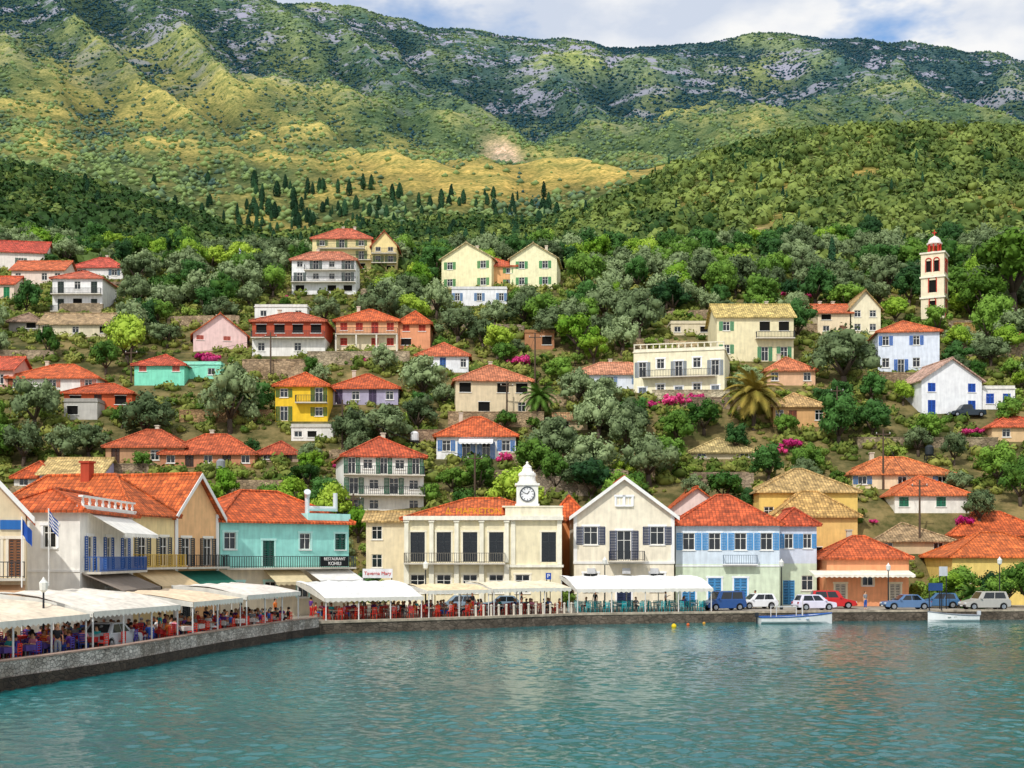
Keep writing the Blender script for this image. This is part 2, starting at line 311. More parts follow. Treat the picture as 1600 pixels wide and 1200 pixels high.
def roofmesh(w,d,e,r,kind,m,o=.45):
    mb=MB(); rc=[]
    if kind=='hip':
        sl=(r-e)/(min(w,d)/2); z=e-sl*o; x=w/2+o; y0,y1=-o,d+o; ym=d/2
        if w>=d: k=(w-d)/2; A,B=(-k,ym,r),(k,ym,r)
        else: k=(d-w)/2; A,B=(0,ym-k,r),(0,ym+k,r)
        c=[(-x,y0,z),(x,y0,z),(x,y1,z),(-x,y1,z)]
        if w>=d: P=[[c[0],c[1],B,A],[c[1],c[2],B],[c[2],c[3],A,B],[c[3],c[0],A]]; rc=[(c[0],A),(c[1],B),(c[2],B),(c[3],A),(A,B)]
        else: P=[[c[0],c[1],A],[c[1],c[2],B,A],[c[2],c[3],B],[c[3],c[0],A,B]]; rc=[(c[0],A),(c[1],A),(c[2],B),(c[3],B),(A,B)]
        if k<.02: rc=rc[:4]; P=[[a for i,a in enumerate(p) if a not in p[:i]] for p in P]
    elif kind=='gf':
        sl=(r-e)/(w/2); z=e-sl*o; x=w/2+o; A,B=(0,-o,r),(0,d+o,r)
        P=[[(-x,d+o,z),(-x,-o,z),A,B],[(x,-o,z),(x,d+o,z),B,A]]; rc=[(A,B)]
    elif kind=='gs':
        sl=(r-e)/(d/2); z=e-sl*o; x=w/2+o; A,B=(-x,d/2,r),(x,d/2,r)
        P=[[(-x,-o,z),(x,-o,z),B,A],[(x,d+o,z),(-x,d+o,z),A,B]]; rc=[(A,B)]
    for p in P: mb.prism(p,.16)
    for a,b2 in rc:
        if (Vector(a)-Vector(b2)).length>.1: mb.beam((a[0],a[1],a[2]+.03),(b2[0],b2[1],b2[2]+.03),.13,6)
    return mb.mesh('roof',m,uv=True)
def railing(x0,x1,y,z,h,col,parent,returns=1.1,gap=.22,name='railing'):
    mb=MB(); t=.022
    mb.box(x0,x1,y,y+.05,z+h-.05,z+h).box(x0,x1,y+.01,y+.04,z+.08,z+.12)
    n=max(2,int((x1-x0)/gap))
    for i in range(n+1):
        xx=x0+.02+(x1-x0-.04)*i/n; mb.box(xx-t,xx+t,y+.005,y+.045,z,z+h-.05)
    if returns:
        for xx in (x0,x1-.05):
            mb.box(xx,xx+.05,y+.05,y+returns,z+h-.05,z+h)
            for i in range(1,int(returns/gap)): mb.box(xx+.005,xx+.045,y+i*gap,y+i*gap+.04,z,z+h-.05)
    return obj(name,mb.mesh(name,mat(col,.5,.1)),parent)
def awning(root,x0,x1,z,drop,out,col,y=0):
    mb=MB(); mb.prism([(x0,y-.02,z),(x0,y-out,z-drop),(x1,y-out,z-drop),(x1,y-.02,z)],.04)
    n=max(2,int((x1-x0)/.5))
    for i in range(n):
        a=x0+(x1-x0)*i/n; c=x0+(x1-x0)*(i+1)/n
        mb.add([(a,y-out-.01,z-drop),(c,y-out-.01,z-drop),(c,y-out-.01,z-drop-.2),((a+c)/2,y-out-.03,z-drop-.3),(a,y-out-.01,z-drop-.2)],[(0,1,2,3,4)])
    return obj('awning',mb.mesh('awning',mat(col,.8,.1)),root)
def bargeboards(r,w,e,rr):
    for s in (-1,1): obj('bargeboard',MB().prism([(s*(w/2+.5),-.53,e-.28),(0,-.53,rr+.05),(0,-.47,rr+.05),(s*(w/2+.5),-.47,e-.28)],.38).mesh('bargeboard',WHITE),r)
REFS=[]; FOOT=[]
def house(label,short,pa,pb,base,eave,ridge,depth,col,roof='hip',rc=TILE,sh='2e7d52',rows=(),left=(),right=(),D=None,D2=None,low=None,balc=(),name='house',cat='house',ch=1,ws=1.,trim=None,fc='f0ede4',z0=None,o=.45,bc='3a3c40',sk=0):
    if D is None: D=Dof(base)
    if D2 is None: D2=D+sk
    A=Vector((X(pa,D),D)); B=Vector((X(pb,D2),D2)); w=(B-A).length; c=(A+B)/2; ang=math.atan2(B.y-A.y,B.x-A.x); Dm=c.y
    zb=z0 if z0 is not None else (GZ if D<136 else min(vz(D),vz(D2)))
    e=Zp(eave,Dm)-zb; cb=c+Vector((-math.sin(ang),math.cos(ang)))*depth/2; r=Zp(ridge,cb.y)-zb; r=max(r,e+.14*min(w,depth))
    root=thing(name,label,cat,T(c.x,c.y,zb,ang)); ops=[]; wins=[]
    for sd,rr in (('f',rows),('l',left),('r',right)):
        if not rr: continue
        n=len(rr); fh=e/n; M,Ls=sides(w,depth)[sd]
        for i,row in enumerate(rr):
            fz=fh*(n-1-i); ns=len(row)
            for j,t in enumerate(row):
                if t in '- ': continue
                slot=Ls/ns; s=-Ls/2+slot*(j+.5); k=ws*min(1,fh/2.8)
                ww=min(1.05*ws,slot*(.46 if t in 'wD' else .62)); door=t in 'Dd'
                if t=='o': ww=min(1.6,slot*.66)
                hh=min((2.25 if door else 1.35)*k,fh-.45); z=fz+(.06 if door else (fh-hh)*.55)
                ww=round(ww,1); hh=round(hh,1)
                ops.append((sd,s,z,ww,hh)); wins.append((M@T(s,0,z),t,ww,hh))
    nfl=max(1,len(rows)); gk=roof if roof in('gf','gs') else None
    if low:
        zl=e/nfl if nfl>1 else e*.45
        obj('wall',wallmesh(w,depth,zl,e,ops,mat(col,.85,.11),gk,r),root); obj('lower_wall',wallmesh(w,depth,-1.8,zl,ops,mat(low,.85,.12),name='lower_wall'),root)
    else: obj('wall',wallmesh(w,depth,-1.8,e,ops,mat(col,.85,.11),gk,r),root)
    for M,t,ww,hh in wins: put_window(root,M,t,ww,hh,sh,fc,trim)
    if roof=='flat':
        p=MB(); h=.5; p.box(-w/2-.12,w/2+.12,-.12,depth+.12,e,e+.15)
        p.box(-w/2,w/2,0,.15,e+.15,e+h).box(-w/2,-w/2+.15,.15,depth,e+.15,e+h).box(w/2-.15,w/2,.15,depth,e+.15,e+h).box(-w/2+.15,w/2-.15,depth-.15,depth,e+.15,e+h)
        ro=obj('roof',p.mesh('roof',mat(rc if rc!=TILE else 'd8d2c4',.8,.12)),root)
    else: ro=obj('roof',roofmesh(w,depth,e,r,roof,tilemat(rc),o),root)
    for q in range(ch if roof!='flat' else 0):
        cx=random.uniform(-.25,.25)*w; zz=(e+r)/2
        obj('chimney',MB().box(cx-.25,cx+.25,depth*.6,depth*.6+.5,zz-.5,r+.6).box(cx-.33,cx+.33,depth*.6-.08,depth*.6+.58,r+.6,r+.72).mesh('chimney',mat('d9cdb8',.8,.15)),ro)
    for bl in balc:
        i,a,c2=bl[:3]; fz=e/nfl*(nfl-1-i); x0=-w/2+a*w; x1=-w/2+c2*w
        bo=obj('balcony',MB().box(x0,x1,-1.15,0,fz-.16,fz-.01).mesh('balcony',mat('d8d0c0',.8,.1)),root)
        railing(x0+.03,x1-.03,-1.12,fz,.95,bc,bo,1.05)
        if len(bl)>3:
            for xx in np.linspace(x0+.12,x1-.12,max(2,int((x1-x0)/3)+1)): obj('column',MB().box(xx-.12,xx+.12,-1.1,-.86,-1.5,fz-.16).mesh('column',mat('e8e0d0',.8,.1)),bo)
    REFS.append((short,(pa+pb)/2,(base+eave)/2,Dm,min(pa,pb),max(pa,pb),ridge,base)); FOOT.append((cb.x,cb.y,w,depth,ang))
    return root,w,e,r
# ---------------- waterfront buildings
r,w,e,rr=house('beige gabled building with iron balcony at the far left edge','far left beige building',-95,40,925,800,726,3.0,'ecd9b4','gf',TILE,'8a5a3a',['d-dd','p-dp'],D=73,D2=74.5,ch=0,name='building',cat='building',balc=[(0,.5,1.0)],trim='f3e6cf')
s=obj('shop_sign',MB().box(w*.2,w*.48,-.1,-.02,e-1.0,e-.45).mesh('shop_sign',mat('2f6fb8')),r); bargeboards(r,w,e,rr)
awning(r,-w*.1,w*.5,3.4,.7,1.8,'c9a27c')
r,w,e,rr=house('white building with blue balcony, raised white awning and balustraded parapet','blue balcony white building',125,208,960,797,768,5,'f8f4ea','hip',TILE,'2f5fa8',['DDD','ppp'],left=['--p-','----'],D=80,D2=92,ch=0,name='building',cat='building',bc='2b5fae',balc=[(0,.04,.96)],trim='ffffff')
p=MB(); 
for i in range(9): p.lathe([(.06,0),(.11,.15),(.06,.35),(.1,.5)],8,c=(-w/2+.4+i*(w-.8)/8,-.05,e+.12))
p.box(-w/2,w/2,-.25,.2,e-.12,e+.12).box(-w/2,w/2,-.18,.1,e+.62,e+.74); obj('balustrade',p.mesh('balustrade',WHITE),r)
obj('cornice',MB().box(-w/2-.08,-w/2,0,5,e-.3,e-.05).mesh('cornice',WHITE),r); obj('string_course',MB().box(-w/2-.06,-w/2,0,5,e*.5,e*.5+.15).mesh('string_course',WHITE),r)
awning(r,-w*.36,w*.34,e-.3,1.3,2.3,'f4f1e8'); awning(r,-w*.48,w*.3,4.0,1.1,2.6,'8f8378')
r,w,e,rr=house('cream taverna building with wide orange tiled roof and yellow balcony','wide orange roofed taverna',205,272,960,797,743,12,'f8dfa4','hip','de6c32','4a4f55',['DD','pp'],left=['-----','-----'],D=92,D2=98,ch=0,name='building',cat='building',bc='d8b040',balc=[(0,.02,.98)],trim='f7f2e4')
awning(r,-w*.48,w*.45,4.1,1.2,2.4,'e2c79a')
obj('chimney',MB().box(-.6,.1,5,5.7,e,rr+.9).box(-.7,.2,4.9,5.8,rr+.9,rr+1.05).mesh('chimney',mat('b5472c')),r)
r,w,e,rr=house('peach gable fronted building with tall dark shuttered doors left of the turquoise restaurant','dark-shuttered gable building',273,341,960,802,742,8,'f8c48c','gf','de6c32','2e3a40',['DD','dp'],right=['p','-'],D=98.2,D2=104,ch=0,name='building',cat='building',bc='2c3033',balc=[(0,.02,.98)],trim='f7f2e4')
bargeboards(r,w,e,rr); awning(r,-w*.45,w*.5,3.9,1.2,2.2,'1f6b58')
for s in (-1,1): obj('pilaster',MB().box(s*(w/2-.18)-.2,s*(w/2-.18)+.2,-.07,-.005,0,e).mesh('pilaster',WHITE),r)
r,w,e,rr=house('turquoise restaurant building with long iron balcony and silver roof ducts','turquoise restaurant',344,545,965,811,768,9,'a6ecdf','hip','dc642e','1c5a4c',['p-d-p-c','pppp'],right=['p-','p-'],D=104.5,D2=113,ch=0,low='e9dcc0',name='building',cat='building',balc=[(0,.0,1.0)],bc='3e4a4a',trim='c2f0e6')
obj('parapet',MB().box(w*.16,w/2+.1,-.1,3.5,e-.2,e+.55).mesh('parapet',mat('b6efe6')),r)
d=MB(); d.beam((w*.2,.8,e+.55),(w*.2,.8,e+2.1),.2,10).beam((w*.2,.8,e+1.0),(w*.43,.8,e+1.0),.22,10).beam((w*.43,.8,e+.8),(w*.43,.8,e+2.4),.2,10).beam((w*.2,.8,e+2.0),(w*.2-.3,.3,e+2.4),.22,10,.3)
obj('duct',d.mesh('duct',mat('dde3e4',.45,.1,metal=.2)),r)
s=obj('shop_sign',MB().box(w*.2,w*.43,-1.26,-1.19,e/2+.05,e/2+.95).mesh('shop_sign',mat('12181a')),r)
text('RESTAURANT',.36,WHITE,r,T(w*.315,-1.28,e/2+.7)); text('KOHILI',.42,WHITE,r,T(w*.315,-1.28,e/2+.3))
awning(r,-w*.18,w*.1,3.9,1.0,2.0,'dccba0'); awning(r,w*.14,w*.5,3.9,.9,2.4,'f0eee8')
# hall with clock tower
r,w,e,rr=house('cream loggia hall with gold lettering on the roof and white clock tower','clock tower building',632,878,955,808,779,12,'f3e7c2','hip','d86830','2a3036',['dddd-d','ppppp-'],D=124,ch=0,name='building',cat='building',balc=[(0,0,.64)],bc='7a7468',ws=1.3,trim='f6eed6',right=['-','-'])
for i in range(5):
    xx=-w/2+.2+i*(w*.655-.3)/4; obj('column',MB().box(xx-.2,xx+.2,-.3,-.02,e/2,e-.3).box(xx-.24,xx+.24,-.34,-.03,-.5,e/2-.17).box(xx-.28,xx+.28,-.4,-.04,e-.5,e-.3).mesh('column',mat('f8f2dc')),r)
for xx in (w*.19,w/2-.25): obj('pilaster',MB().box(xx-.22,xx+.22,-.14,-.01,e/2-.18,e-.28).mesh('pilaster',mat('f8f2dc')),r)
obj('entablature',MB().box(-w/2-.1,w/2+.1,-.48,-.02,e-.3,e+.1).box(w*.15,w/2+.15,-.2,.0,e/2-.45,e/2-.2).mesh('entablature',mat('faf4e2')),r)
obj('parapet',MB().box(w*.12,w/2+.15,-.25,8,e+.1,e+.15).box(w*.14,w/2+.05,-.12,7.8,e+.15,e+.95).box(w*.12,w/2+.12,-.2,7.9,e+.95,e+1.1).mesh('parapet',mat('f5ecd0')),r)
text('Δ. MAPKETON',.84,mat('e6a018',.5,.02),r,T(-w*.06,-.62,e+.55),'roof_lettering')
cx=X(824,124)-X(755,124); tw=1.05
ct=obj('clock_tower',MB().box(cx-tw,cx+tw,.3,.3+2*tw,e+1.0,e+3.1).box(cx-tw-.15,cx+tw+.15,.15,.45+2*tw,e+3.1,e+3.3).box(cx-tw-.12,cx+tw+.12,.18,.42+2*tw,e+1.1,e+1.3).mesh('clock_tower',mat('f9f6ee')),r)
obj('dome',MB().lathe([(.95,0),(.95,.2),(.83,.25),(.8,.7),(.88,.8),(.85,1.0),(.55,1.2),(.42,1.55),(.46,1.65),(.26,1.8),(.1,1.95),(.14,2.05),(.03,2.2)],20).mesh('dome',mat('f9f6ee'),smooth=False),ct,T(cx,.3+tw,e+3.3))
obj('clock_face',MB().beam((0,0,0),(0,-.06,0),.64,28).mesh('clock_face',mat('fafafa',.4)),ct,T(cx,.29,e+2.25))
mb=MB()
for k in range(12): a=k*PI/6; mb.beam((.47*math.sin(a),-.075,.47*math.cos(a)),(.6*math.sin(a),-.075,.6*math.cos(a)),.035,4)
mb.beam((0,-.08,0),(.2,-.08,.3),.045,4).beam((0,-.085,0),(-.44,-.085,.18),.035,4)
obj('clock_hands',mb.mesh('clock_hands',IRON),ct,T(cx,.29,e+2.25))
obj('clock_rim',MB().lathe([(.64,0),(.64,.1),(.74,.1),(.74,0)],28,caps=False).mesh('clock_rim',mat('454c54')),ct,T(cx,.28,e+2.25)@Matrix.Rotation(PI/2,4,'X'))
r,w,e,rr=house('cream gabled house with dark blue shutters and small iron balcony','cream blue-shuttered gable house',897,1053,955,803,750,12,'f8edd4','gf','dc6a32','27345a',['wDw','pdp'],D=126,ch=0,ws=1.3,trim='ffffff',balc=[(0,.34,.7)],name='building',cat='building')
bargeboards(r,w,e,rr)
obj('string_course',MB().box(-w/2-.08,w/2+.08,-.1,.0,e*.52-.5,e*.52-.25).mesh('string_course',WHITE),r)
for a,b_ in ((-w/2-.05,-w/2+.3),(w/2-.3,w/2+.05)): obj('quoin',MB().box(a,b_,-.06,0,e*.52-.25,e).mesh('quoin',WHITE),r)
for s in (-1,1): put_window(r,T(s*.42,-.12,e+.8),'p',.7,.9,'27345a','ffffff','ffffff')
for s in (-.33,.02,.3):
    obj('air_conditioner',MB().box(s*w-.4,s*w+.4,-.4,-.02,e*.36,e*.36+.55).beam((s*w-.1,-.41,e*.36+.27),(s*w-.1,-.42,e*.36+.27),.2,12).mesh('air_conditioner',mat('dedede')),r)
r,w,e,rr=house('pale blue two-storey house with sky blue shutters and pale green ground floor','pale blue shuttered house',1056,1218,950,815,774,9,'dce8f2','hip','d86236','4b9bd6',['wwww','ddd-'],right=['-w','-w'],D=128,ch=0,low='dbe8cc',ws=1.25,trim='f2f6fa',name='building',cat='building',sk=-.5)
r2=obj('balcony',MB().box(-w*.05,w*.28,-.8,0,e/2-.1,e/2+.02).mesh('balcony',WHITE),r); railing(-w*.05+.02,w*.28-.02,-.78,e/2+.02,.9,'8090a0',r2,.7)
obj('cornice',MB().box(-w/2-.1,w/2+.1,-.12,0,e-.35,e-.12).mesh('cornice',mat('f6f8fa')),r); obj('string_course',MB().box(-w/2-.06,w/2+.06,-.07,0,e/2-.25,e/2-.1).mesh('string_course',mat('f6f8fa')),r)
house('pale lavender side wing with a red tiled roof beside the blue house','lavender side wing',1218,1276,948,815,795,8,'d8deec','hip','d05a34','4b9bd6',['ww','dp'],D=131,ch=0,low='dbe8cc',ws=1.1)
r,w,e,rr=house('small salmon kiosk house with hipped roof and long white awning','salmon kiosk house',1292,1420,948,868,838,7,'f6a878','hip','d86636','d8cdb8',['dpd'],D=129,ch=1,trim='f0e0c0')
awning(r,-w/2-1.8,w/2,3.6,.4,2.2,'f4eedc')
house('ochre yellow house with tan hipped roof behind the waterfront','ochre house with tan roof',1186,1340,825,765,733,10,'f0ce74','hip',TAN,'8a5a32',['p--p-','-----'],D=142,ch=0,z0=2)
house('low ochre annex with pyramid roof below the ochre house','ochre annex',1212,1340,860,802,768,7,'ecc478','hip','d3a662','7a5030',['o-o-o'],D=137,ch=0,z0=1)
house('yellow house with orange hipped roof at the right waterfront edge','right edge yellow house',1488,1660,915,866,832,9,'f4d67c','hip','de7034','8a6a40',['p-p-'],D=132,ch=0,z0=.9)
house('orange tiled house partly hidden by shrubs at the right edge','right edge orange house',1487,1640,850,832,800,8,'e8a070','hip','dc6834','8a6a40',['p-p'],ch=0)
house('stone roofed low house beside the power pole','stone roofed low house',1368,1486,866,842,818,8,'d8c098','hip','b89870','806040',['p-p'],ch=1)
house('beige little house squeezed between the turquoise and clock tower buildings','beige infill house',572,640,880,812,800,6,'eedfbc','gs',TAN,'8a6a48',['p-','p-','--'],D=134,ch=0,z0=.9)
house('orange walled house glimpsed right of the clock tower building','orange sliver house',868,912,880,800,776,7,'e5935a','hip',TILE,'8a4a30',['-p','--'],D=136,ch=0,z0=.9)
house('pink gabled house peeking behind the pale blue house','pink peeking gable',1044,1134,830,795,764,9,'f4dcd2','gf',TILE,'b05050',['p-'],ch=0,D=144)
house('lavender gabled house with tan roof above the left waterfront','lavender gabled house',62,158,768,738,716,8,'cfc6ea','gs','d9b878','7058a0',['p-p'],ch=0)
house('white house with orange roof behind the far left building','white house behind left',22,82,765,742,722,7,'ece4d8','hip','d8602c','808080',['p-'],ch=0)
# ---------------- hillside houses
H=house
H('white three-storey apartment house with shallow red roof and striped awnings','white three-storey house',537,662,805,710,684,11,'f6f3ea','hip','d05c34','2f7050',['DpDpD','DpDp','Dp-p'],right=['p','p','p'],balc=[(1,0,1),(0,0,1)],sk=2)
r,w,e,rr=H('white bungalow with blue shutters and white terrace awning','blue shuttered bungalow',682,806,718,678,652,9,'f7f6f3','hip','dc6836','3f7fc4',['wDDw'],ch=1); awning(r,-2.2,2.2,2.7,.6,1.8,'f4f4f2')
H('brown roofed stone house below the green olive slope at left','brown roofed left house',165,288,728,695,672,8,'c09470','hip','cb623a','5a3a2a',['d-p-'],ch=1)
H('long low red roofed house with shaded porch','long low porch house',252,398,730,706,679,9,'c98a68','hip','d2643a','4a3428',['pdpdp'],ch=1)
H('little red roofed house with grey wall above the pines','little grey-walled house',402,466,722,706,690,6,'b9a08a','hip','c85c3a','5a4030',['pd'],ch=0)
H('bright yellow cube house with orange pyramid roof','bright yellow house',430,512,658,600,583,8,'f8cc36','hip',TILE,'3c6a3c',['w-D','D-w'],ch=0,balc=[(0,.4,1)])
H('grey lilac house with wide red roof and shaded veranda','lilac veranda house',516,622,632,604,585,9,'b4acc4','hip','d26032','5a4a6a',['dpdp'],ch=1)
H('old beige stone house with large dark windows','old beige stone house',712,830,650,592,571,10,'e8d4b0','hip','d68058','4a3828',['o-oo','-o-p'],ch=1,sk=1)
H('white house with blue door and orange hipped roof','white blue-door house',652,732,582,553,536,8,'f2f4f6','hip','d67048','3f70b8',['p-d-p'],ch=0)
H('turquoise walled cottage with red roof','turquoise cottage',210,288,602,568,555,8,'8ae6c6','hip','d25c3e','d87868',['c-c','---'],ch=0)
H('mint green flat annex beside the turquoise cottage','mint flat annex',286,345,592,570,565,6,'94eacc','flat','a0ead0','b05a48',['-p'],ch=0)
H('white bungalow with wide orange hipped roof at far left','wide roofed left bungalow',12,152,612,588,570,10,'f4eee6','hip','de6a38','c07050',['w-w-w'],ch=1)
H('orange terrace house with low tiled porch roof','orange porch house',100,206,640,612,600,7,'d2633c','hip','c9582c','5a3428',['odo'],ch=0)
H('small grey concrete shed house','grey concrete shed',100,152,655,628,624,6,'c4c0b8','flat','a8a49c','505050',['o-'],ch=0)
H('pink gabled house with pink shutters on the middle slope','pink gabled house',302,386,550,521,497,9,'fad6d0','gf','e0703e','cf6a5a',['c-c-','----'],right=['p'],sk=2,ch=1)
H('brick red house with open tiled terrace over white ground floor','brick terrace house',394,508,556,500,489,9,'b9553a','hip','ca6644','5a3428',['oooo','p-p-'],low='f4f0e8',ch=1,balc=[(0,0,1)])
H('small white flat house above the brick terrace house','small white flat house',398,480,500,480,475,6,'f4f2ec','flat','e4e0d8','7090b0',['p-p'])
H('red shuttered house with cream ground floor and hipped orange roof','red shuttered house',525,622,547,499,484,9,'ecae80','hip','e06a36','d0442a',['ccdc','c-cc'],low='f6e6c2',balc=[(0,0,1,1)],ch=1)
H('orange wing with tiled roof attached right of the red shuttered house','orange wing house',622,672,545,502,489,8,'e9a076','hip','da6632','c84a2c',['cc','o-'],ch=0)
H('ruined brick outbuilding without a roof','ruined brick outbuilding',820,866,546,520,516,5,'b9825c','flat','a87850','402a20',['-o'])
H('yellow hilltop mansion with stacked terraces and red roofs','yellow hilltop mansion',488,580,424,371,358,9,'f9e6aa','hip','d26c4c','5a7a50',['wDw','DpD','o-o'],right=['p','p','p'],balc=[(0,.1,.9),(1,0,1)],ch=2)
H('yellow gabled wing of the hilltop mansion','yellow hilltop wing',581,620,426,382,368,8,'f7e09e','gf','d26846','5a7a50',['pp','DD','oo'],balc=[(0,0,1),(1,0,1)],ch=1)
H('white villa with arched terraces in front of the yellow mansion','white terraced villa',456,556,460,404,394,6,'fbfaf6','hip','d28060','50605a',['pDpD','DppD','o-oo'],right=['p','p','p'],balc=[(0,.2,1),(1,0,1)],ch=1)
H('pale yellow gabled house with green shutters on the ridge','pale yellow west house',690,768,450,402,388,10,'faf0c0','gf','e8cc98','4c9a5a',['w-w','w-w'],ch=1,sk=-2)
H('orange walled link house between two pale yellow houses','orange link house',742,806,450,414,404,8,'f0b67c','hip','da6640','4c9a5a',['w-w','d-w'],ch=0)
H('pale yellow house with green shutters at the right of the ridge row','pale yellow east house',797,870,450,402,388,9,'fbf3c6','gf','e6ca94','2f9a5c',['ww','ww'],left=['w'],ch=1,sk=-1)
H('long white house with blue shutters below the ridge row','long white house',706,792,478,452,448,8,'f8f8f8','flat','dddcd8','5a88b8',['w-w-w'])
H('white house with brick red gable roof at top left','top left white house',-30,70,414,392,377,10,'f6ece2','gs','ce543e','406050',['w-w-'],right=['p'],ch=0,sk=2)
H('orange roofed cream house below the top left house','orange roofed cream house',18,100,446,420,408,8,'f2dece','gs','da7044','b05040',['p-pp'],ch=0)
H('white cottage with wide red roof right of top left houses','white cottage with red roof',112,192,436,416,403,8,'f6f2ee','hip','d25a44','4a6a80',['w-w'],ch=1)
H('white two-storey house with dark balconies on the left slope','dark balcony white house',82,160,487,433,424,8,'f9f6f2','hip','d26a4c','3a4640',['dpd','dod'],balc=[(0,0,1),(1,0,1)],ch=0)
H('green doored white house at the left frame edge','green doored edge house',-25,22,468,442,432,7,'f2dcc8','gs','d86038','2f9a60',['-d'],ch=0)
H('old cream farmhouse with flat tan roof on the left slope','old cream farmhouse',62,174,527,504,490,7,'e2d6b8','gs','bc9c74','4a5a48',['o-p-o'],ch=0)
H('weathered grey stone cottage at left','weathered stone cottage',14,60,518,500,490,6,'a8a094','hip','a88870','4a4038',['-o'],ch=0)
H('pale blue bungalow with salmon roof on the middle slope','salmon roofed bungalow',897,1032,608,582,567,8,'e8eef8','hip','e09874','7a98c0',['w-w-w-'],ch=1)
r,w,e,rr=H('cream mansion with balustraded flat roof and tall windows','cream balustraded mansion',990,1132,613,549,545,11,'faf0ce','flat','f2ead0','8a94a0',['DpDpD','dpdpd'],left=['dd','dd'],balc=[(0,.1,.9)],trim='ffffff',sk=-3)
p=MB()
for i in range(15): p.lathe([(.07,0),(.12,.2),(.07,.45),(.1,.6)],6,c=(-w/2+.1+i*(w-.2)/14,.08,e+.5))
p.box(-w/2,w/2,-.02,.2,e+1.1,e+1.22)
obj('balustrade',p.mesh('balustrade',mat('f8f0d8')),r)
H('large cream house with tan roof, green shutters and corner loggia','large green-shuttered house',1120,1240,565,493,476,9,'f0e4ba','gs','ddc074','2f9468',['w-oo','w-DD'],balc=[(0,.5,1),(0,.5,1)][:1],ch=1)
H('cream gabled house with blue windows near the bell tower','cream gable by bell tower',1328,1376,522,480,462,9,'f6ecca','gf',TAN,'3f5f9a',['pp','pp'],ch=0)
H('low cream house with orange flat-pitched roof left of the cream gable','low cream terrace house',1278,1330,522,487,476,8,'f2deba','gs','de7446','8a5a40',['o-','pd'],ch=2)
H('pale blue villa with blue windows below the bell tower','pale blue villa',1372,1468,580,516,502,9,'e6edf8','hip','e07442','2f6cc0',['w-w-','pDp-'],right=['p','p'],ch=0,sk=-1)
H('white gabled house with bright blue doors and windows','white gabled blue-door house',1440,1534,648,592,567,9,'fafafc','gf','dcb09a','2458c0',['c-c','d-d'],right=['c','d'],ch=0,sk=1)
H('white low annex right of the blue-door house','white low annex',1534,1586,640,608,600,7,'f6f4f0','flat','e8e4da','2458c0',['cc'])
H('salmon roofed cottage among dark trees','salmon roofed cottage',1198,1274,602,576,559,8,'ecbe98','hip','e08256','7a4a38',['p-p'],ch=1)
H('ochre cottage with tan tiled roof beside the palm','ochre cottage by palm',1208,1290,668,632,615,8,'e2b078','hip','d4aa70','8a4a30',['pd-p'],ch=0)
H('tan roofed low house half hidden by olive trees','tan roofed hidden house',1080,1180,718,704,685,8,'d8c8a8','hip','d0b67a','606050',['p-p'],ch=0)
H('orange roofed house with blue frames behind the power pole','orange roofed pole house',1332,1488,764,738,715,9,'f4deb8','hip','e28048','3f78b0',['w-p-w'],ch=1)
H('white cottage with orange pyramid roof and green shutters','green shuttered pyramid cottage',1398,1514,800,770,744,9,'f8f4e8','hip','e07440','2f8060',['c-c-'],ch=0)
H('red roofed house fragment at the right frame edge','right edge red roof house',1550,1640,690,664,648,8,'ecc898','hip','e06840','805030',['p-'],ch=0)
H('pale pink house cut off by the left frame edge','pink left edge house',-20,20,612,575,558,8,'e8b8a8','gs','d86040','a05040',['p'],ch=0)
H('tiny tan stone hut among the olives left of the mansion','tiny tan hut',868,918,672,654,646,5,'c8b08c','gs','c09468','4a3828',['o-'],ch=0)
H('small white terrace house between olives below the lilac veranda house','small white terrace house',455,520,688,668,660,5,'f0ece4','flat','c8c4b8','4a5a68',['po-'],ch=0)
H('small beige flat house behind the large green-shuttered house','small beige flat house',1048,1112,524,506,502,6,'e6d8b8','flat','d8ccb0','6a5a48',['p-o'],ch=0)
# bell tower
D=Dof(505)+2; cx=X(1457,D); M0=T(cx,D,vz(D),math.radians(-28)); r=thing('bell_tower','tall cream church bell tower with red arches and domed lantern','tower',M0)
hw=1.9; hT=Zp(396,D)-vz(D)
ops=[]
for sd in 'fr':
    ops+=[(sd,-.65,hT-3.1,.8,1.9),(sd,.65,hT-3.1,.8,1.9),(sd,0,hT-6.6,1.2,2.1),(sd,0,hT-11,1.,3.0)]
obj('shaft',wallmesh(2*hw,2*hw,-1.5,hT,ops,mat('f4e6c6',.85,.1)),r)
red=mat('cc4030'); sd_=sides(2*hw,2*hw)
for sd,s,z,ww,hh in ops:
    M=sd_[sd][0]@T(s,0,z); a=MB()
    a.box(-ww/2-.14,-ww/2,-.06,.05,0,hh).box(ww/2,ww/2+.14,-.06,.05,0,hh)
    pts=[(math.cos(t)*(ww/2+.06),math.sin(t)*(ww/2+.06)) for t in np.linspace(0,PI,9)]
    for (x0,z0_),(x1,z1_) in zip(pts,pts[1:]): a.beam((x0,-.02,hh+z0_),(x1,-.02,hh+z1_),.11,5)
    wo=obj('arched_window',a.mesh('arched_window',red),r,M)
    obj('pane',MB().add([(-ww/2,.2,0),(ww/2,.2,0),(ww/2,.2,hh),(-ww/2,.2,hh)],[(0,1,2,3)]).mesh('pane',DARKIN),wo)  # near-black sheet paints the dark inside of the tower opening
for z in (hT-.02,hT-4.1,hT-7.6): obj('cornice',MB().box(-hw-.2,hw+.2,-.2,2*hw+.2,z,z+.28).mesh('cornice',mat('f8f0da')),r)
lo=obj('lantern',MB().lathe([(1.4,0),(1.4,.2),(.7,.22),(.7,.3)],12,c=(0,hw,hT+.26)).mesh('lantern',mat('f0e4cc')),r)
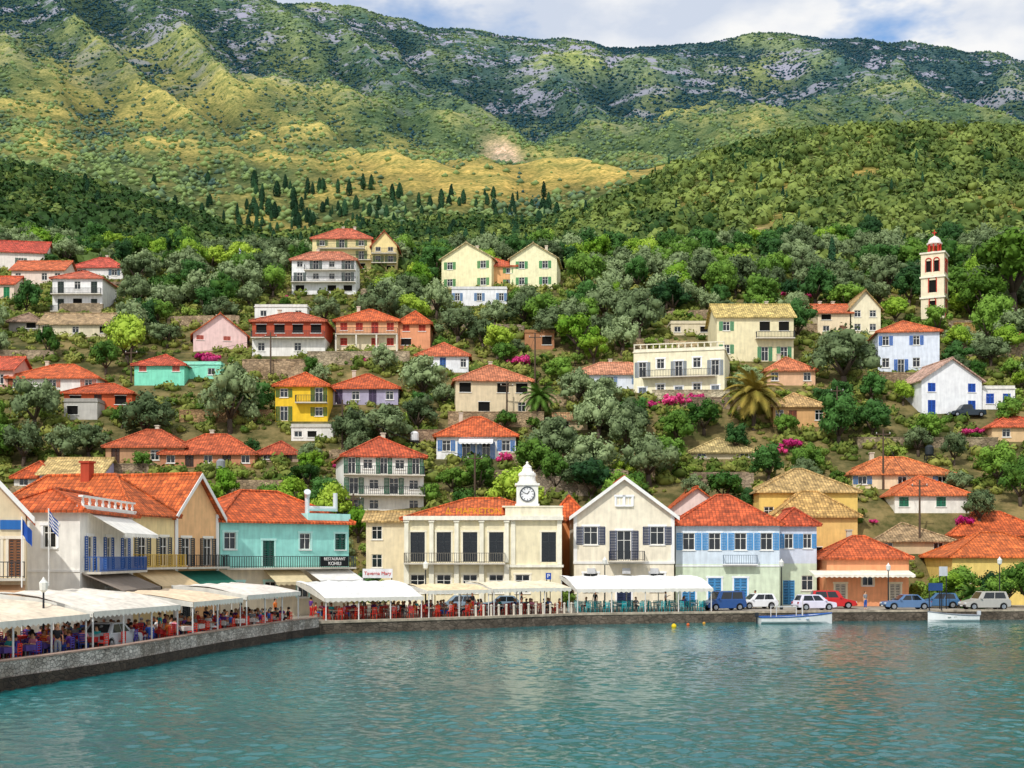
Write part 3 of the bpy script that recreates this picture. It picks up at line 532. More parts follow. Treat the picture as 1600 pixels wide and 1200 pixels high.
for i in range(8): a=i*PI/4; obj('column',MB().beam((1.0*math.cos(a),hw+1.0*math.sin(a),hT+.46),(1.0*math.cos(a),hw+1.0*math.sin(a),hT+1.9),.15,6).mesh('column',red),lo)
obj('dome',MB().lathe([(1.3,0),(1.3,.2),(1.1,.25),(1.0,.7),(.65,1.15),(.2,1.4),(.1,1.5)],14,c=(0,hw,hT+1.9)).mesh('dome',mat('eee4de')),lo)
obj('cross',MB().box(-.07,.07,hw-.05,hw+.05,hT+3.3,hT+4.4).box(-.35,.35,hw-.045,hw+.045,hT+3.85,hT+3.99).mesh('cross',red),lo)
REFS.append(('bell tower',1457,450,D,1435,1477,370,505)); FOOT.append((cx,D+2,4,4,0))
for i,(a,b2,py,h,c,lb) in enumerate([(378,482,592,2.8,'c4a886','rough tan retaining wall below the pink gabled house'),(1492,1660,532,2.8,'d8b068','golden stone wall right of the bell tower'),(1375,1440,600,1.6,'b8a080','low stone wall below the pale blue villa'),(1500,1640,560,2.4,'b8a080','rubble terrace wall at the right edge of the slope'),(600,700,690,1.5,'b0967a','terrace wall between olives left of the blue shuttered bungalow'),(1040,1190,640,1.6,'a8927a','stone terrace wall left of the palm tree'),(280,425,660,1.6,'b89468','earth coloured terrace wall below the big olive'),(700,850,668,2,'baa07c','stone terrace wall under the old beige house'),(840,940,775,2.2,'b0a08a','grey stone wall behind the clock tower'),(1180,1330,520,1.4,'b09a7a','low terrace wall above the green-shuttered house'),(60,240,745,1.5,'a89278','low stone wall above the left waterfront roofs'),(1340,1560,700,1.3,'b09e80','long terrace wall below the white gabled house'),(480,640,570,2,'c0ae90','terrace wall below the red shuttered house'),(1020,1140,628,1.6,'d2c4a4','pale wall below the cream balustraded mansion')]):
    D=Dof(py); w=X(b2,D)-X(a,D); o_=tag(obj('stone_wall',MB().box(-w/2,w/2,0,.5,-1.5,h).box(-w/2-.05,w/2+.05,-.05,.55,h,h+.12).mesh('stone_wall',stonemat(c,1.8))),lb,'wall'); o_.matrix_basis=T(X((a+b2)/2,D),D,vz(D),random.uniform(-.04,.04))
# ---------------------------------------------------------------- vegetation
bm=bmesh.new(); bmesh.ops.create_icosphere(bm,subdivisions=1,radius=1); IV=np.array([v.co[:] for v in bm.verts]); IF=np.array([[v.index for v in f.verts] for f in bm.faces]); bm.free()
OV=np.array([[1,0,0],[0,1,0],[-1,0,0],[0,-1,0],[0,0,1],[0,0,-1.]]); OF=np.array([[0,1,4],[1,2,4],[2,3,4],[3,0,4],[1,0,5],[2,1,5],[3,2,5],[0,3,5]])
def unit(n): v=rng.normal(size=(n,3)); return v/np.linalg.norm(v,axis=1,keepdims=True)
def cards(P,Nn,size,asp=1.5):
    n=len(P); nn=Nn+.65*unit(n); nn/=np.linalg.norm(nn,axis=1,keepdims=True); t=np.cross(nn,unit(n)); t/=np.linalg.norm(t,axis=1,keepdims=True); b_=np.cross(nn,t)
    s=(size*rng.uniform(.6,1.3,n))[:,None]; V=np.stack([P-t*s*asp*.5,P-b_*s*.5,P+t*s*asp*.5,P+b_*s*.5],1).reshape(-1,3)
    k=np.arange(n)*4; return V,np.concatenate([np.stack([k,k+1,k+2],1),np.stack([k,k+2,k+3],1)])
def crown(nc,nk,size,ell,cz,rad=(.26,.42),rin=.78,lo=-.5):
    Vs=[];Fs=[];o_=0
    for i in range(nc):
        d=unit(1)[0]; 
        if d[2]<lo: d[2]=-d[2]
        c=d*np.array(ell)*rng.uniform(.35,.85)+np.array([0,0,cz]); rd=rng.uniform(*rad)*max(.6,min(ell)) 
        core=IV*rd*rin*(1+.2*rng.normal(size=(len(IV),1)))+c; Vs.append(core); Fs.append(IF+o_); o_+=len(core)
        u_=unit(nk); P=c+u_*rd*rng.uniform(.75,1.25,(nk,1)); v,f=cards(P,u_,size); Vs.append(v); Fs.append(f+o_); o_+=len(v)
    return np.concatenate(Vs),np.concatenate(Fs)
BARK=mat('5d5044',.95,.2,3,.4)
def trunk(h,r,limbs=5,sp=.45):
    mb=MB(); p=(0,0,-.15); q=(.04,.02,h*.5); mb.beam(p,q,r,8,r*.8); 
    for i in range(limbs):
        a=2*PI*i/limbs+random.random(); mb.beam(q,(sp*math.cos(a),sp*math.sin(a),h+random.uniform(.1,.4)),r*.6,6,r*.2)
    return mb.mesh('trunk',BARK,smooth=True)
MATS={'olive':leafmat('4a5c3a','8d9f6e'),'broad':leafmat('33591f','769a3a'),'dark':leafmat('1f4020','4a7434'),'pine':leafmat('26461a','628626'),'cyp':leafmat('20402a','3c6440'),'shrub':leafmat('3f621f','8ca244'),'boug':leafmat('b01c6c','e4508c'),'bright':leafmat('5f8a22','a8c044')}
KINDS={}
def addkind(k,n,fn,trk):
    KINDS[k]=[(npmesh(k+'_crown',*fn(),MATS[k]),trk()) for _ in range(n)]
addkind('olive',6,lambda:crown(30,70,.08,(1,1,.78),1.0,rad=(.18,.42)),lambda:trunk(.8,.1))
addkind('broad',5,lambda:crown(26,75,.085,(.95,.95,.9),1.05,rad=(.18,.42)),lambda:trunk(.8,.09))
addkind('dark',4,lambda:crown(26,75,.082,(.88,.88,1.0),1.05,rad=(.18,.4)),lambda:trunk(.8,.09))
addkind('bright',3,lambda:crown(26,75,.082,(.95,.95,.85),1.0,rad=(.18,.4)),lambda:trunk(.7,.09))
addkind('pine',3,lambda:crown(38,80,.072,(1,1,.8),1.15,rad=(.16,.32)),lambda:trunk(1.2,.08))
addkind('shrub',5,lambda:crown(13,50,.12,(.95,.95,.55),.45,rad=(.22,.5),lo=0),lambda:trunk(.3,.06,3,.2))
addkind('boug',3,lambda:crown(13,55,.11,(.95,.95,.55),.45,rad=(.22,.45),lo=0),lambda:trunk(.3,.06,3,.2))
def cypc():
    n=700; h=rng.uniform(.04,1,n); rr_=.11*np.sin(np.clip(h,0,1)**.7*PI)**.6*(1-.3*h)*rng.uniform(.8,1.2,n)+.008; a=rng.uniform(0,2*PI,n); u_=np.stack([np.cos(a),np.sin(a),.3*np.ones(n)],1)
    P=np.stack([rr_*np.cos(a),rr_*np.sin(a),h],1)*1.0; v,f=cards(P,u_,.038,2.0)
    core=IV*np.array([.08,.08,.42])+np.array([0,0,.5]); return np.concatenate([core,v]),np.concatenate([IF,f+len(core)])
KINDS['cyp']=[(npmesh('cypress_crown',*cypc(),MATS['cyp']),MB().beam((0,0,-.03),(0,0,.12),.012,6).mesh('trunk',BARK)) for _ in range(3)]
NAMES={'olive':('olive_tree','grey-green olive tree','tree'),'broad':('broadleaf_tree','leafy green tree','tree'),'dark':('dark_tree','dark green tree','tree'),'bright':('bright_tree','yellow-green tree','tree'),'pine':('pine_tree','spreading green pine','tree'),'shrub':('shrub','green shrub','shrub'),'boug':('bougainvillea_bush','magenta bougainvillea','bush'),'cyp':('cypress_tree','slim dark cypress','tree')}
VEG=[]; TP=[]
def plant(k,x,y,z,s,sz=None):
    nm,ds,cat=NAMES[k]; cr_,tr=random.choice(KINDS[k]); o_=obj(nm,None,None,Matrix.Translation((x,y,z))@Matrix.Rotation(random.uniform(0,6.28),4,'Z')@Matrix.Diagonal((s,s*random.uniform(.85,1.15),sz or s*random.uniform(.82,1.12),1)))
    obj('crown',cr_,o_); obj('trunk',tr,o_); VEG.append((o_,ds,cat,x/y*F+800,HZ-(z+s-EYE)*F/y)); TP.append((x,y,s)); return o_
hand=[(360,622,54,'olive'),(228,642,46,'olive'),(52,632,42,'olive'),(36,690,38,'olive'),(92,690,36,'olive'),(140,682,36,'olive'),(660,586,40,'olive'),(694,612,24,'olive'),(600,655,46,'olive'),(548,668,36,'olive'),(652,642,38,'olive'),(905,598,38,'olive'),(945,604,32,'olive'),(935,645,44,'olive'),(865,690,42,'olive'),(925,705,48,'olive'),(1015,712,48,'olive'),(980,672,38,'olive'),(900,735,36,'olive'),(1040,700,36,'broad'),(1320,552,56,'olive'),(1498,520,28,'olive'),(1435,685,28,'olive'),(715,502,36,'olive'),(755,522,24,'olive'),(862,505,36,'olive'),(682,468,30,'olive'),(772,488,26,'olive'),(825,468,26,'olive'),(942,507,28,'olive'),(975,517,24,'olive'),
(200,530,40,'bright'),(75,535,24,'broad'),(42,462,30,'dark'),(262,520,24,'olive'),(455,765,36,'bright'),(415,775,28,'broad'),(520,790,38,'bright'),(560,820,28,'bright'),(480,745,28,'pine'),(1130,752,36,'broad'),(1085,765,26,'olive'),(1200,722,32,'dark'),(1262,722,28,'broad'),(1310,655,44,'dark'),(1365,650,36,'dark'),(1560,725,38,'broad'),(1595,755,36,'broad'),(1530,790,32,'olive'),(1578,640,28,'broad'),(1362,603,26,'dark'),(1288,622,24,'dark'),(1100,645,34,'broad'),(1060,668,32,'broad'),(750,735,38,'broad'),(705,745,28,'broad'),(1586,422,82,'pine'),(1540,466,42,'pine'),(1515,465,34,'bright'),(604,452,24,'bright'),(642,446,24,'broad'),(215,450,32,'olive'),(262,448,32,'broad'),(310,450,32,'olive'),(350,460,30,'broad'),(390,455,26,'olive'),(1400,480,26,'bright'),(1245,470,24,'olive'),(1500,750,26,'olive'),(560,700,28,'olive'),(790,655,20,'broad'),(1170,785,22,'dark'),(1440,560,16,'shrub'),(395,700,18,'dark'),(165,560,26,'broad'),(225,720,24,'broad'),(690,540,16,'broad'),(790,550,22,'broad'),(1150,680,26,'dark'),(1230,660,22,'broad')]
for px,pc,rp,k in hand:
    pb_=pc+1.0*rp; D=Dof(min(pb_,870)); s=rp/F*D; plant(k,X(px,D),D,vz(D)-.1,s)
for px,pb_,rp,k in [(330,572,26,'boug'),(312,565,16,'boug'),(1055,640,30,'boug'),(1085,632,24,'boug'),(1235,706,26,'boug'),(790,728,22,'boug'),(812,575,26,'boug'),(1508,826,24,'boug'),(1020,640,16,'boug'),(1365,820,10,'boug'),(1222,712,14,'boug'),(575,570,12,'boug')]:
    D=Dof(pb_); plant(k,X(px,D),D,vz(D),rp/F*D*.9)
for px,D,s,k in [(1480,127,2.2,'bright'),(1452,128,1.7,'shrub'),(1512,126,2.0,'shrub'),(1545,125.5,1.6,'shrub'),(1572,126,2.2,'broad'),(1605,125,2.4,'broad'),(1438,132,2.2,'shrub'),(1350,134.5,2.4,'broad'),(582,124,1.7,'shrub'),(600,128,1.4,'bright'),(886,124,1.4,'shrub'),(570,130,2.2,'dark'),(1283,131,1.6,'boug'),(1498,128.5,2.4,'broad'),(1555,129,2.0,'dark')]:
    plant(k,X(px,D),D,GZ,s)
def infoot(x,y,pad):
    for cx,cy,w,d,a in FOOT:
        dx,dy=x-cx,y-cy
        if abs(dx)>30 or abs(dy)>30: continue
        lx=dx*math.cos(a)+dy*math.sin(a); ly=-dx*math.sin(a)+dy*math.cos(a)
        if abs(lx)<w/2+pad and abs(ly)<d/2+pad: return True
    return False
def okay(x,y,z,s,cover,sp):
    if infoot(x,y,s*.5): return False
    px=x/y*F+800; rp=s/y*F; pb_=HZ-(z-EYE)*F/y; pt=pb_-2*rp
    for sh_,cx,cy,D,a,b2,ry,by in REFS:
        if D>y and px+rp*.75>a and px-rp*.75<b2 and pt<by-(by-ry)*(cover if D<235 else .1) and pb_>ry: return False
    return all((x-a)**2+(y-b2)**2>(sp*(s+c))**2 for a,b2,c in TP)
nwall=0
for _ in range(400):
    if nwall>=24: break
    y=math.sqrt(random.uniform(145**2,238**2)); x=X(random.uniform(0,1600),y); wl=random.uniform(6,14); z=vz(y)
    if any(infoot(x+t*wl,y,1.2) for t in (-.5,-.25,0,.25,.5)): continue
    h=random.uniform(1.1,2.0); o_=obj('terrace_wall',MB().box(-wl/2,wl/2,0,.5,-1.5,h).box(-wl/2+.3,wl/2-.6,.03,.45,h,h+.15).mesh('terrace_wall',stonemat(random.choice(['c0a888','b09c80','ccb48c','a8947c']),1.8)),None,T(x,y,z,random.uniform(-.2,.2)))
    VEG.append((o_,'rubble terrace wall','wall',x/y*F+800,HZ-(z+1-EYE)*F/y)); nwall+=1
cnt=0
for _ in range(18000):
    if cnt>=590: break
    y=math.sqrt(random.uniform(140**2,300**2)); x=X(random.uniform(-120,1720),y); z=float(tz(np.array([x]),np.array([y]))[0]) if y>255 else vz(y)
    s=random.uniform(1.9,4.3) if y>200 else random.uniform(1.6,3.7)
    if not okay(x,y,z,s,.28,.42 if y>235 else .48): continue
    k=random.choices(['olive','broad','dark','bright'],[.42,.32,.14,.12] if y<240 else [.5,.26,.16,.08])[0]; plant(k,x,y,z-.15,s); cnt+=1
cnt2=0
for _ in range(14000):
    if cnt2>=290: break
    y=math.sqrt(random.uniform(140**2,235**2)); x=X(random.uniform(-80,1680),y); z=vz(y); s=random.uniform(.8,1.9)
    if not okay(x,y,z,s,.3,.4): continue
    plant('shrub' if random.random()<.94 else 'boug',x,y,z-.05,s); cnt2+=1
for reg,n in (((370,600,285,385),92),((600,870,305,390),84),((300,420,310,400),14),((850,1000,330,400),14),((1000,1300,250,440),30),((1300,1580,215,420),22),((20,330,280,400),22)):
    for _ in range(n):
        u_=random.uniform(reg[0],reg[1]); py=random.uniform(reg[2],reg[3]); col=int(round((u_-GU[0])/12)); P_=HZ-(G[:,col]-EYE)*F/GD; idx=[i for i in range(len(GD)) if GD[i]>262 and abs(P_[i]-py)<4]
        if not idx: continue
        D=GD[idx[0]]; x=X(u_,D); hh=random.uniform(14,27)/F*D; o_=plant('cyp',x,D,float(tz(np.array([x]),np.array([D]))[0])-.3,hh); wd_=(1.0,2.3) if u_<900 else (.8,1.2); o_.scale=(hh*random.uniform(*wd_),hh*random.uniform(*wd_),hh)
for u_,pb_,hp in ((945,320,44),(822,395,40),(1062,420,40),(1078,425,50),(1300,470,60),(1348,462,30),(378,330,34)):
    D=330 if pb_<400 else 255; x=X(u_,D); o_=plant('cyp',x,D,float(tz(np.array([x]),np.array([D]))[0])-.3,hp/F*D)
def palmcrown():
    mb=MB()
    for i in range(44):
        a=2*PI*i*.618+random.uniform(-.1,.1); el=-.5+1.8*(i/44); p=Vector((0,0,0)); d=Vector((math.cos(a)*math.cos(el),math.sin(a)*math.cos(el),math.sin(el))); sd=Vector((-math.sin(a),math.cos(a),0))
        for k_ in range(9):
            q=p+d*.14; mb.beam(p,q,.012,4); 
            for t in (.1,.35,.6,.85):
                c=p.lerp(q,t); wl=.24*math.sin((k_+t+.8)/10*PI)+.05
                for s_ in (-1,1):
                    e_=c+sd*s_*wl+d*.1-Vector((0,0,.07)); mb.add([c,c+d*.04,e_],[(0,1,2)])
            p=q; d=(d+Vector((0,0,-.17))).normalized()
    return mb
pm=palmcrown()
for u_,pb_,hp,cp,lb,cm_ in ((1178,672,58,42,'large date palm beside the ochre cottage',leafmat('5c6c28','b89a48')),(842,660,40,26,'small green palm right of the old beige stone house',MATS['broad']),(1520,905,16,26,'low palm by the parked silver car',MATS['broad'])):
    D=Dof(pb_) if pb_<860 else 124; z=vz(D) if pb_<860 else GZ; s=cp/F*D; hh=hp/F*D
    o_=thing('palm_tree',lb,'tree',T(X(u_,D),D,z)); c=obj('crown',pm.mesh('palm_crown',cm_),o_,Matrix.Translation((0,0,hh))@Matrix.Diagonal((s,s,s,1)))
    mb=MB(); 
    for i in range(8): mb.beam((0,0,hh*i/8-.1),(0,0,hh*(i+1)/8),.32,8,.26)
    obj('trunk',mb.mesh('trunk',BARK),o_)
def scatter(name,n,D0,D1,smin,smax,nk,m,goldw,lb,u0=-350,u1=1950,vill=False,octa=False):
    y=np.sqrt(rng.uniform(D0**2,D1**2,n)); u_=rng.uniform(u0,u1,n); x=X(u_,y)
    if not vill:
        nz_=bil(NZ,x,y); keep=(rng.uniform(0,1,n)>np.clip((goldf(u_,y)+nz_*.5)*goldw,0,.93))&(bare(u_,y)<.25); x=x[keep]; y=y[keep]; u_=u_[keep]
        if octa:
            cl=np.sin(u_*.11+np.log(y)*23)*np.sin(u_*.037-np.log(y)*41)+.6*np.sin(u_*.31+y*.05)-.9*bil(RZ,x,y); keep=rng.uniform(-1.6,1.0,len(x))<cl; x=x[keep]; y=y[keep]; u_=u_[keep]
        z=tz(x,y)
    else:
        z=np.interp(y,VD,VZ); keep=np.array([not infoot(a,b2,.4) for a,b2 in zip(x,y)]); x=x[keep];y=y[keep];z=z[keep];u_=u_[keep]
    n=len(x); s=smin+(smax-smin)*rng.uniform(0,1,n)**1.8; a=rng.uniform(0,6.28,n)
    off0=np.zeros(n) if vill else np.where(y<600,-.5*np.clip((950-u_)/300,0,1),-.35)*np.clip((y-280)/60,0,1)+(0 if vill else .5*bil(NZ,x,y))
    if octa: off0=.35*np.clip((1350-y)/600,-1,1)+.65*bil(RZ,x,y)+.5*bil(NZ,x,y)-.3*np.clip((u_-500)/500,0,1)*np.clip((y-1200)/500,0,1)  # scrub tone carries painted gully shade and distance haze
    vars_=[]; BV,BF=(OV,OF) if octa else (IV,IF)
    for _ in range(6):
        core=BV*(1+.28*rng.normal(size=(len(BV),1)))*np.array([1,1,.75])*(.85 if nk else 1)+np.array([0,0,.3]); V,Fx=core,BF
        if nk:
            u2=unit(nk); u2[:,2]=np.abs(u2[:,2])*1.0-.15; P=u2*rng.uniform(.8,1.2,(nk,1))*np.array([1,1,.85])+np.array([0,0,.45]); v,f=cards(P,u2,.45,1.4); V=np.concatenate([core,v]); Fx=np.concatenate([BF,f+len(core)])
        vars_.append((V,Fx))
    Vs=[];Fs=[];Rs=[];off=0
    for q in range(6):
        ix=np.arange(q,n,6); V,Fx=vars_[q]; c,s_=np.cos(a[ix])[:,None],np.sin(a[ix])[:,None]; ss=s[ix][:,None]
        vx=(V[None,:,0]*c-V[None,:,1]*s_)*ss+x[ix][:,None]; vy=(V[None,:,0]*s_+V[None,:,1]*c)*ss+y[ix][:,None]; vz_=V[None,:,2]*ss+z[ix][:,None]
        Vs.append(np.stack([vx,vy,vz_],-1).reshape(-1,3)); Fs.append((Fx[None]+(np.arange(len(ix))*len(V))[:,None,None]).reshape(-1,3)+off); off+=len(ix)*len(V)
        Rs.append(np.repeat(rng.uniform(.1,.9,len(ix))+off0[ix],len(V)))
    tag(obj(name,npmesh(name,np.concatenate(Vs),np.concatenate(Fs),m,np.concatenate(Rs))),lb,'scrub',kind='stuff')
scatter('undergrowth',11000,139,262,.3,1.2,20,leafmat('456020','96984a','rnd'),0,'low dry and green undergrowth between the village houses',-200,1800,True)
scatter('hillside_scrub',20000,258,700,1.1,3.5,20,leafmat('2d4a1e','86964a','rnd',.04),.75,'dense green scrub and small trees on the nearer hills')
scatter('mountain_scrub',210000,680,2700,.9,3.7,0,leafmat('1d4450','7e9456','rnd',.006),.95,'scrub tinted haze blue-green, speckling the far mountain slopes',-220,1820,False,True)  # bluish leaf tone is distance haze painted into the scrub
def rel(px,py):
    best=min(REFS,key=lambda r_:((px-r_[1])/1.3)**2+(py-r_[2])**2); dx,dy=px-best[1],py-best[2]
    return ('left of' if dx<0 else 'right of') if abs(dx)>abs(dy)*1.2 else ('above' if dy<0 else 'below'),best[0]
ORD=['leftmost','second from left','third from left','fourth from left','fifth from left','sixth from left','seventh from left','eighth from left','ninth from left','tenth from left','eleventh from left','twelfth from left']
def autolabel(items):
    g={}
    for it in items:
        o_,ds,cat,px,py=it
        if ds.startswith('slim'):
            rr_=('on','the left hill' if px<370 else 'the conifer stand above the mansion' if px<600 else 'the central wooded slope' if px<870 else 'the right hill')
        else: rr_=rel(px,py); rr_=(rr_[0],'the '+rr_[1])
        g.setdefault((ds,cat)+rr_,[]).append(it)
    for (ds,cat,a,b2),l in g.items():
        l.sort(key=lambda t:t[3])
        for i,it in enumerate(l):
            q='' if len(l)==1 else (', '+(ORD[i] if i<12 else 'number %d from left'%(i+1)))
            tag(it[0],'%s %s %s%s'%(ds,a,b2,q),cat,ds+'s across the village' if 'cypress' not in ds else 'cypresses on the hills')
autolabel(VEG)
# ---------------------------------------------------------------- poles, lamps
def upole(px,pb_,hp,lb,D=None):
    D=D or Dof(pb_); z=vz(D) if D>136 else GZ; h=hp/F*D; o_=thing('utility_pole',lb,'pole',T(X(px,D),D,z),'wooden utility poles')
    obj('pole',MB().beam((0,0,-.5),(0,0,h),.14,8,.1).mesh('pole',mat('5a4a3c')),o_); obj('crossarm',MB().box(-.9,.9,-.06,.06,h-.7,h-.58).mesh('crossarm',mat('5a4a3c')),o_)
    for s in (-.8,0,.8): obj('insulator',MB().lathe([(.03,0),(.07,.05),(.04,.1),(.07,.14),(.02,.2)],8,c=(s,0,h-.58)).mesh('insulator',mat('d8d8d0')),o_)
    return Vector((X(px,D),D,z+h-.4))
UP=[upole(205,602,58,'wooden utility pole by the turquoise cottage'),upole(423,594,75,'wooden utility pole by the brick terrace house'),upole(1308,658,55,'wooden utility pole above the ochre cottage'),upole(1380,765,95,'wooden utility pole by the orange roofed pole house'),upole(1437,862,112,'tall wooden utility pole over the stone roofed low house'),upole(792,655,60,'wooden utility pole by the old beige stone house'),upole(742,790,82,'wooden utility pole behind the clock tower building'),upole(535,705,80,'wooden utility pole above the white three-storey house'),upole(836,600,80,'wooden utility pole by the ruined brick outbuilding'),upole(552,830,60,'wooden utility pole behind the turquoise restaurant')]
for a,b2,lb in ((0,1,'power cable across the left slope'),(3,4,'power cable down the right slope'),(5,8,'power cable above the old beige house'),(6,7,'power cable over the middle slope')):
    mb=MB(); p=UP[a]; q=UP[b2]; pts=[p.lerp(q,t)-Vector((0,0,4*t*(1-t)*1.2)) for t in np.linspace(0,1,13)]
    for c,d_ in zip(pts,pts[1:]): mb.beam(c,d_,.025,4)
    tag(obj('power_cable',mb.mesh('power_cable',IRON)),lb,'cable')
def lamp(px,D,h,lb):
    o_=thing('street_lamp',lb,'lamp',T(X(px,D),D,GZ),'waterfront street lamps')
    obj('post',MB().lathe([(.16,0),(.16,.3),(.07,.4),(.05,h)],10).mesh('post',IRON),o_)
    obj('lantern',MB().lathe([(.08,h),(.2,h+.12),(.24,h+.5),(.1,h+.65),(.02,h+.8)],8).mesh('lantern',mat('e8e8e0',.3)),o_)
lamp(1221,121,4,'iron street lamp in front of the pale blue house'); lamp(1562,122,4.2,'iron street lamp beside the silver car'); lamp(665,110,3.9,'iron street lamp before the clock tower building'); lamp(945,122,4.2,'iron street lamp before the cream gable house'); lamp(68,66,3.2,'iron street lamp rising behind the left canopy'); lamp(1388,123,3.6,'iron street lamp by the salmon kiosk')
def flagp(px,D,z,h,lb,stripes):
    o_=thing('flagpole',lb,'flag',T(X(px,D),D,z)); obj('pole',MB().beam((0,0,0),(0,0,h),.04,6).mesh('pole',WHITE),o_)
    n=9; wv=lambda i:.1*math.sin(i*1.1); fx=lambda i:i*.07; dz_=lambda i:.09*i
    f=obj('flag',MB().add([(fx(i),wv(i),h-.1-(0 if j==0 else .9)-dz_(i)) for j in (0,1) for i in range(n)],[(i,i+1,n+i+1,n+i) for i in range(n-1)]).mesh('flag',mat('2a58b0')),o_)
    if stripes:
        mb=MB()
        for k_ in (1,3,5,7):
            z0_=h-.1-.9*k_/9; z1_=z0_-.1; mb.add([(fx(i),wv(i)-.012,zz-dz_(i)) for zz in (z0_,z1_) for i in range(n)],[(i,i+1,n+i+1,n+i) for i in range(n-1)])
        obj('stripes',mb.mesh('stripes',WHITE),f)
flagp(76,76,4.2,4.6,'blue and white striped flag beside the blue balcony',True); flagp(34,72.3,4.2,4.0,'plain blue flag on the far left balcony',False)
D=252; flagp(374,D,vz(D),6,'flag flying on a pole left of the hilltop villa',True)
def tank(px,pb_,lb,c,D=None,z=None):
    D=D or Dof(pb_); z=z if z is not None else vz(D); o_=thing('water_tank',lb,'tank',T(X(px,D),D,z)); obj('tank',MB().lathe([(.45,.9),(.55,1.0),(.55,1.9),(.3,2.15),(.12,2.2)],14).mesh('tank',mat(c,.5)),o_); obj('stand',MB().box(-.5,-.4,-.5,-.4,-.5,.9).box(.4,.5,-.5,-.4,-.5,.9).box(-.5,-.4,.4,.5,-.5,.9).box(.4,.5,.4,.5,-.5,.9).box(-.55,.55,-.55,.55,.82,.9).mesh('stand',IRON),o_)
tank(648,700,'white water tank by the three-storey house','e8e8e8'); tank(1452,722,'dark water tank below the white gabled house','30383c'); tank(345,745,'grey water tank above the wide orange roof','909498')
def sign(px,D,z,w,h,txt,bg,fg,lb,size):
    o_=thing('sign',lb,'sign',T(X(px,D),D,GZ)); obj('panel',MB().box(-w/2,w/2,0,.06,z-h/2,z+h/2).mesh('panel',mat(bg,.5)),o_); obj('post',MB().box(-w/2+.05,-w/2+.13,.06,.14,0,z).box(w/2-.13,w/2-.05,.06,.14,0,z).mesh('post',IRON),o_)
    if txt: text(txt,size,mat(fg,.5,.02),o_,T(0,-.02,z))
sign(590,111,3.55,2.6,.8,'Taverna Mary','f4f4f4','d02020','white sign with red taverna lettering above the middle canopy',.42)
sign(857,118,3.2,.5,.6,'P','2050b0','ffffff','blue parking sign at the clock tower corner',.5)
sign(1474,122,3.6,.8,.9,'','c8ccd0','000000','grey backed road sign among the parked cars',.3)
sign(1462,118.5,2.2,1.3,.7,'','2a4a80','ffffff','blue notice board behind the small dinghy',.3)
# ---------------------------------------------------------------- canopies
def fr2(A,B):
    A=Vector(A);B=Vector(B); c=(A+B)/2; return c,math.atan2(B.y-A.y,B.x-A.x),(B-A).length
def canopy(A,B,dep,zf,zb,col,lb,np_=4,bays=1,edge='e2ded2'):
    c,a,w=fr2(A,B); o_=thing('canopy',lb,'canopy',T(c.x,c.y,GZ,a),'quayside canopies'); zf-=GZ; zb-=GZ
    mb=MB(); n=bays*8; ph=random.random()*6
    R=6
    def zz(i_,t): return zf+(zb-zf)*math.sin(t*PI/2)**.95-.17*abs(math.sin((i_%8)/8*PI))*(.4+math.sin(t*PI))+.045*math.sin(i_*1.7+t*5+ph)+.03*math.sin(i_*3.1-t*9)
    for j in range(R):
        for i in range(n):
            x0,x1=-w/2+w*i/n,-w/2+w*(i+1)/n
            t0,t1=j/R,(j+1)/R
            mb.add([(x0,dep*t0,zz(i,t0)),(x1,dep*t0,zz(i+1,t0)),(x1,dep*t1,zz(i+1,t1)),(x0,dep*t1,zz(i,t1))],[(0,1,2,3)])
    obj('canvas',mb.mesh('canvas',mat(col,.8,.16,.6)),o_)
    v=MB(); nn=int(w/.45)
    for i in range(nn):
        x0,x1=-w/2+w*i/nn,-w/2+w*(i+1)/nn; v.add([(x0,-.03,zf+.03),(x1,-.03,zf+.03),(x1,-.05,zf-.22),((x0+x1)/2,-.06,zf-.34),(x0,-.05,zf-.22)],[(0,1,2,3,4)])
    for s in (-1,1): v.add([(s*w/2,0,zf+.02),(s*w/2,dep*.5,zf+(zb-zf)*.7),(s*w/2,dep,zb),(s*w/2,dep,zb-.3),(s*w/2,0,zf-.28)],[(0,1,2,3,4)])
    obj('valance',v.mesh('valance',mat(edge,.8,.1)),o_)
    for i in range(np_):
        for y in (.1,dep-.1):
            obj('pole',MB().beam((0,0,0),(0,0,(zf if y<1 else zb)-.12),.05,8).mesh('pole',mat('e6e6e2',.4)),o_,T(-w/2+.15+(w-.3)*i/(np_-1),y,0))
    f=MB().box(-w/2,w/2,.04,.12,zf-.18,zf-.1).box(-w/2,w/2,dep-.12,dep-.04,zb-.18,zb-.1)
    for i in range(np_): xx=-w/2+.15+(w-.3)*i/(np_-1); f.beam((xx,.1,zf-.16),(xx,dep-.1,zb-.16),.035,6)
    obj('frame',f.mesh('frame',mat('d8d8d4',.4)),o_); return o_
canopy((-23.7,56),(-21.9,66.3),6.4,2.95,3.85,'ecdcc4','large cream taverna canopy nearest at the left edge',4,3); canopy((-21.8,66.6),(-19.7,76),6.4,3.05,4.05,'ece4d6','large off-white canopy second from the left edge',4,2)
canopy((-19.3,77.5),(-18,85.5),5.5,3.15,3.75,'f0d8b8','cream canopy third from left on the curved quay',3,2); canopy((-17.8,86),(-15.8,95.5),5.5,3.3,4.0,'efe6da','pale canopy fourth from left where the quay bends',4,2)
canopy((-14.6,99.8),(-7.2,104.3),6,2.65,3.9,'f8f6f2','white canopy with low valance at the quay bend',4,3); canopy((-6.9,104.9),(-1.8,108.2),4.8,3.1,3.6,'f0dab0','cream canopy left before the clock tower building',3,2); canopy((-1.6,108.4),(5.2,112.6),4.8,3.15,3.75,'f3e6c8','cream canopy right before the clock tower building',4,2)
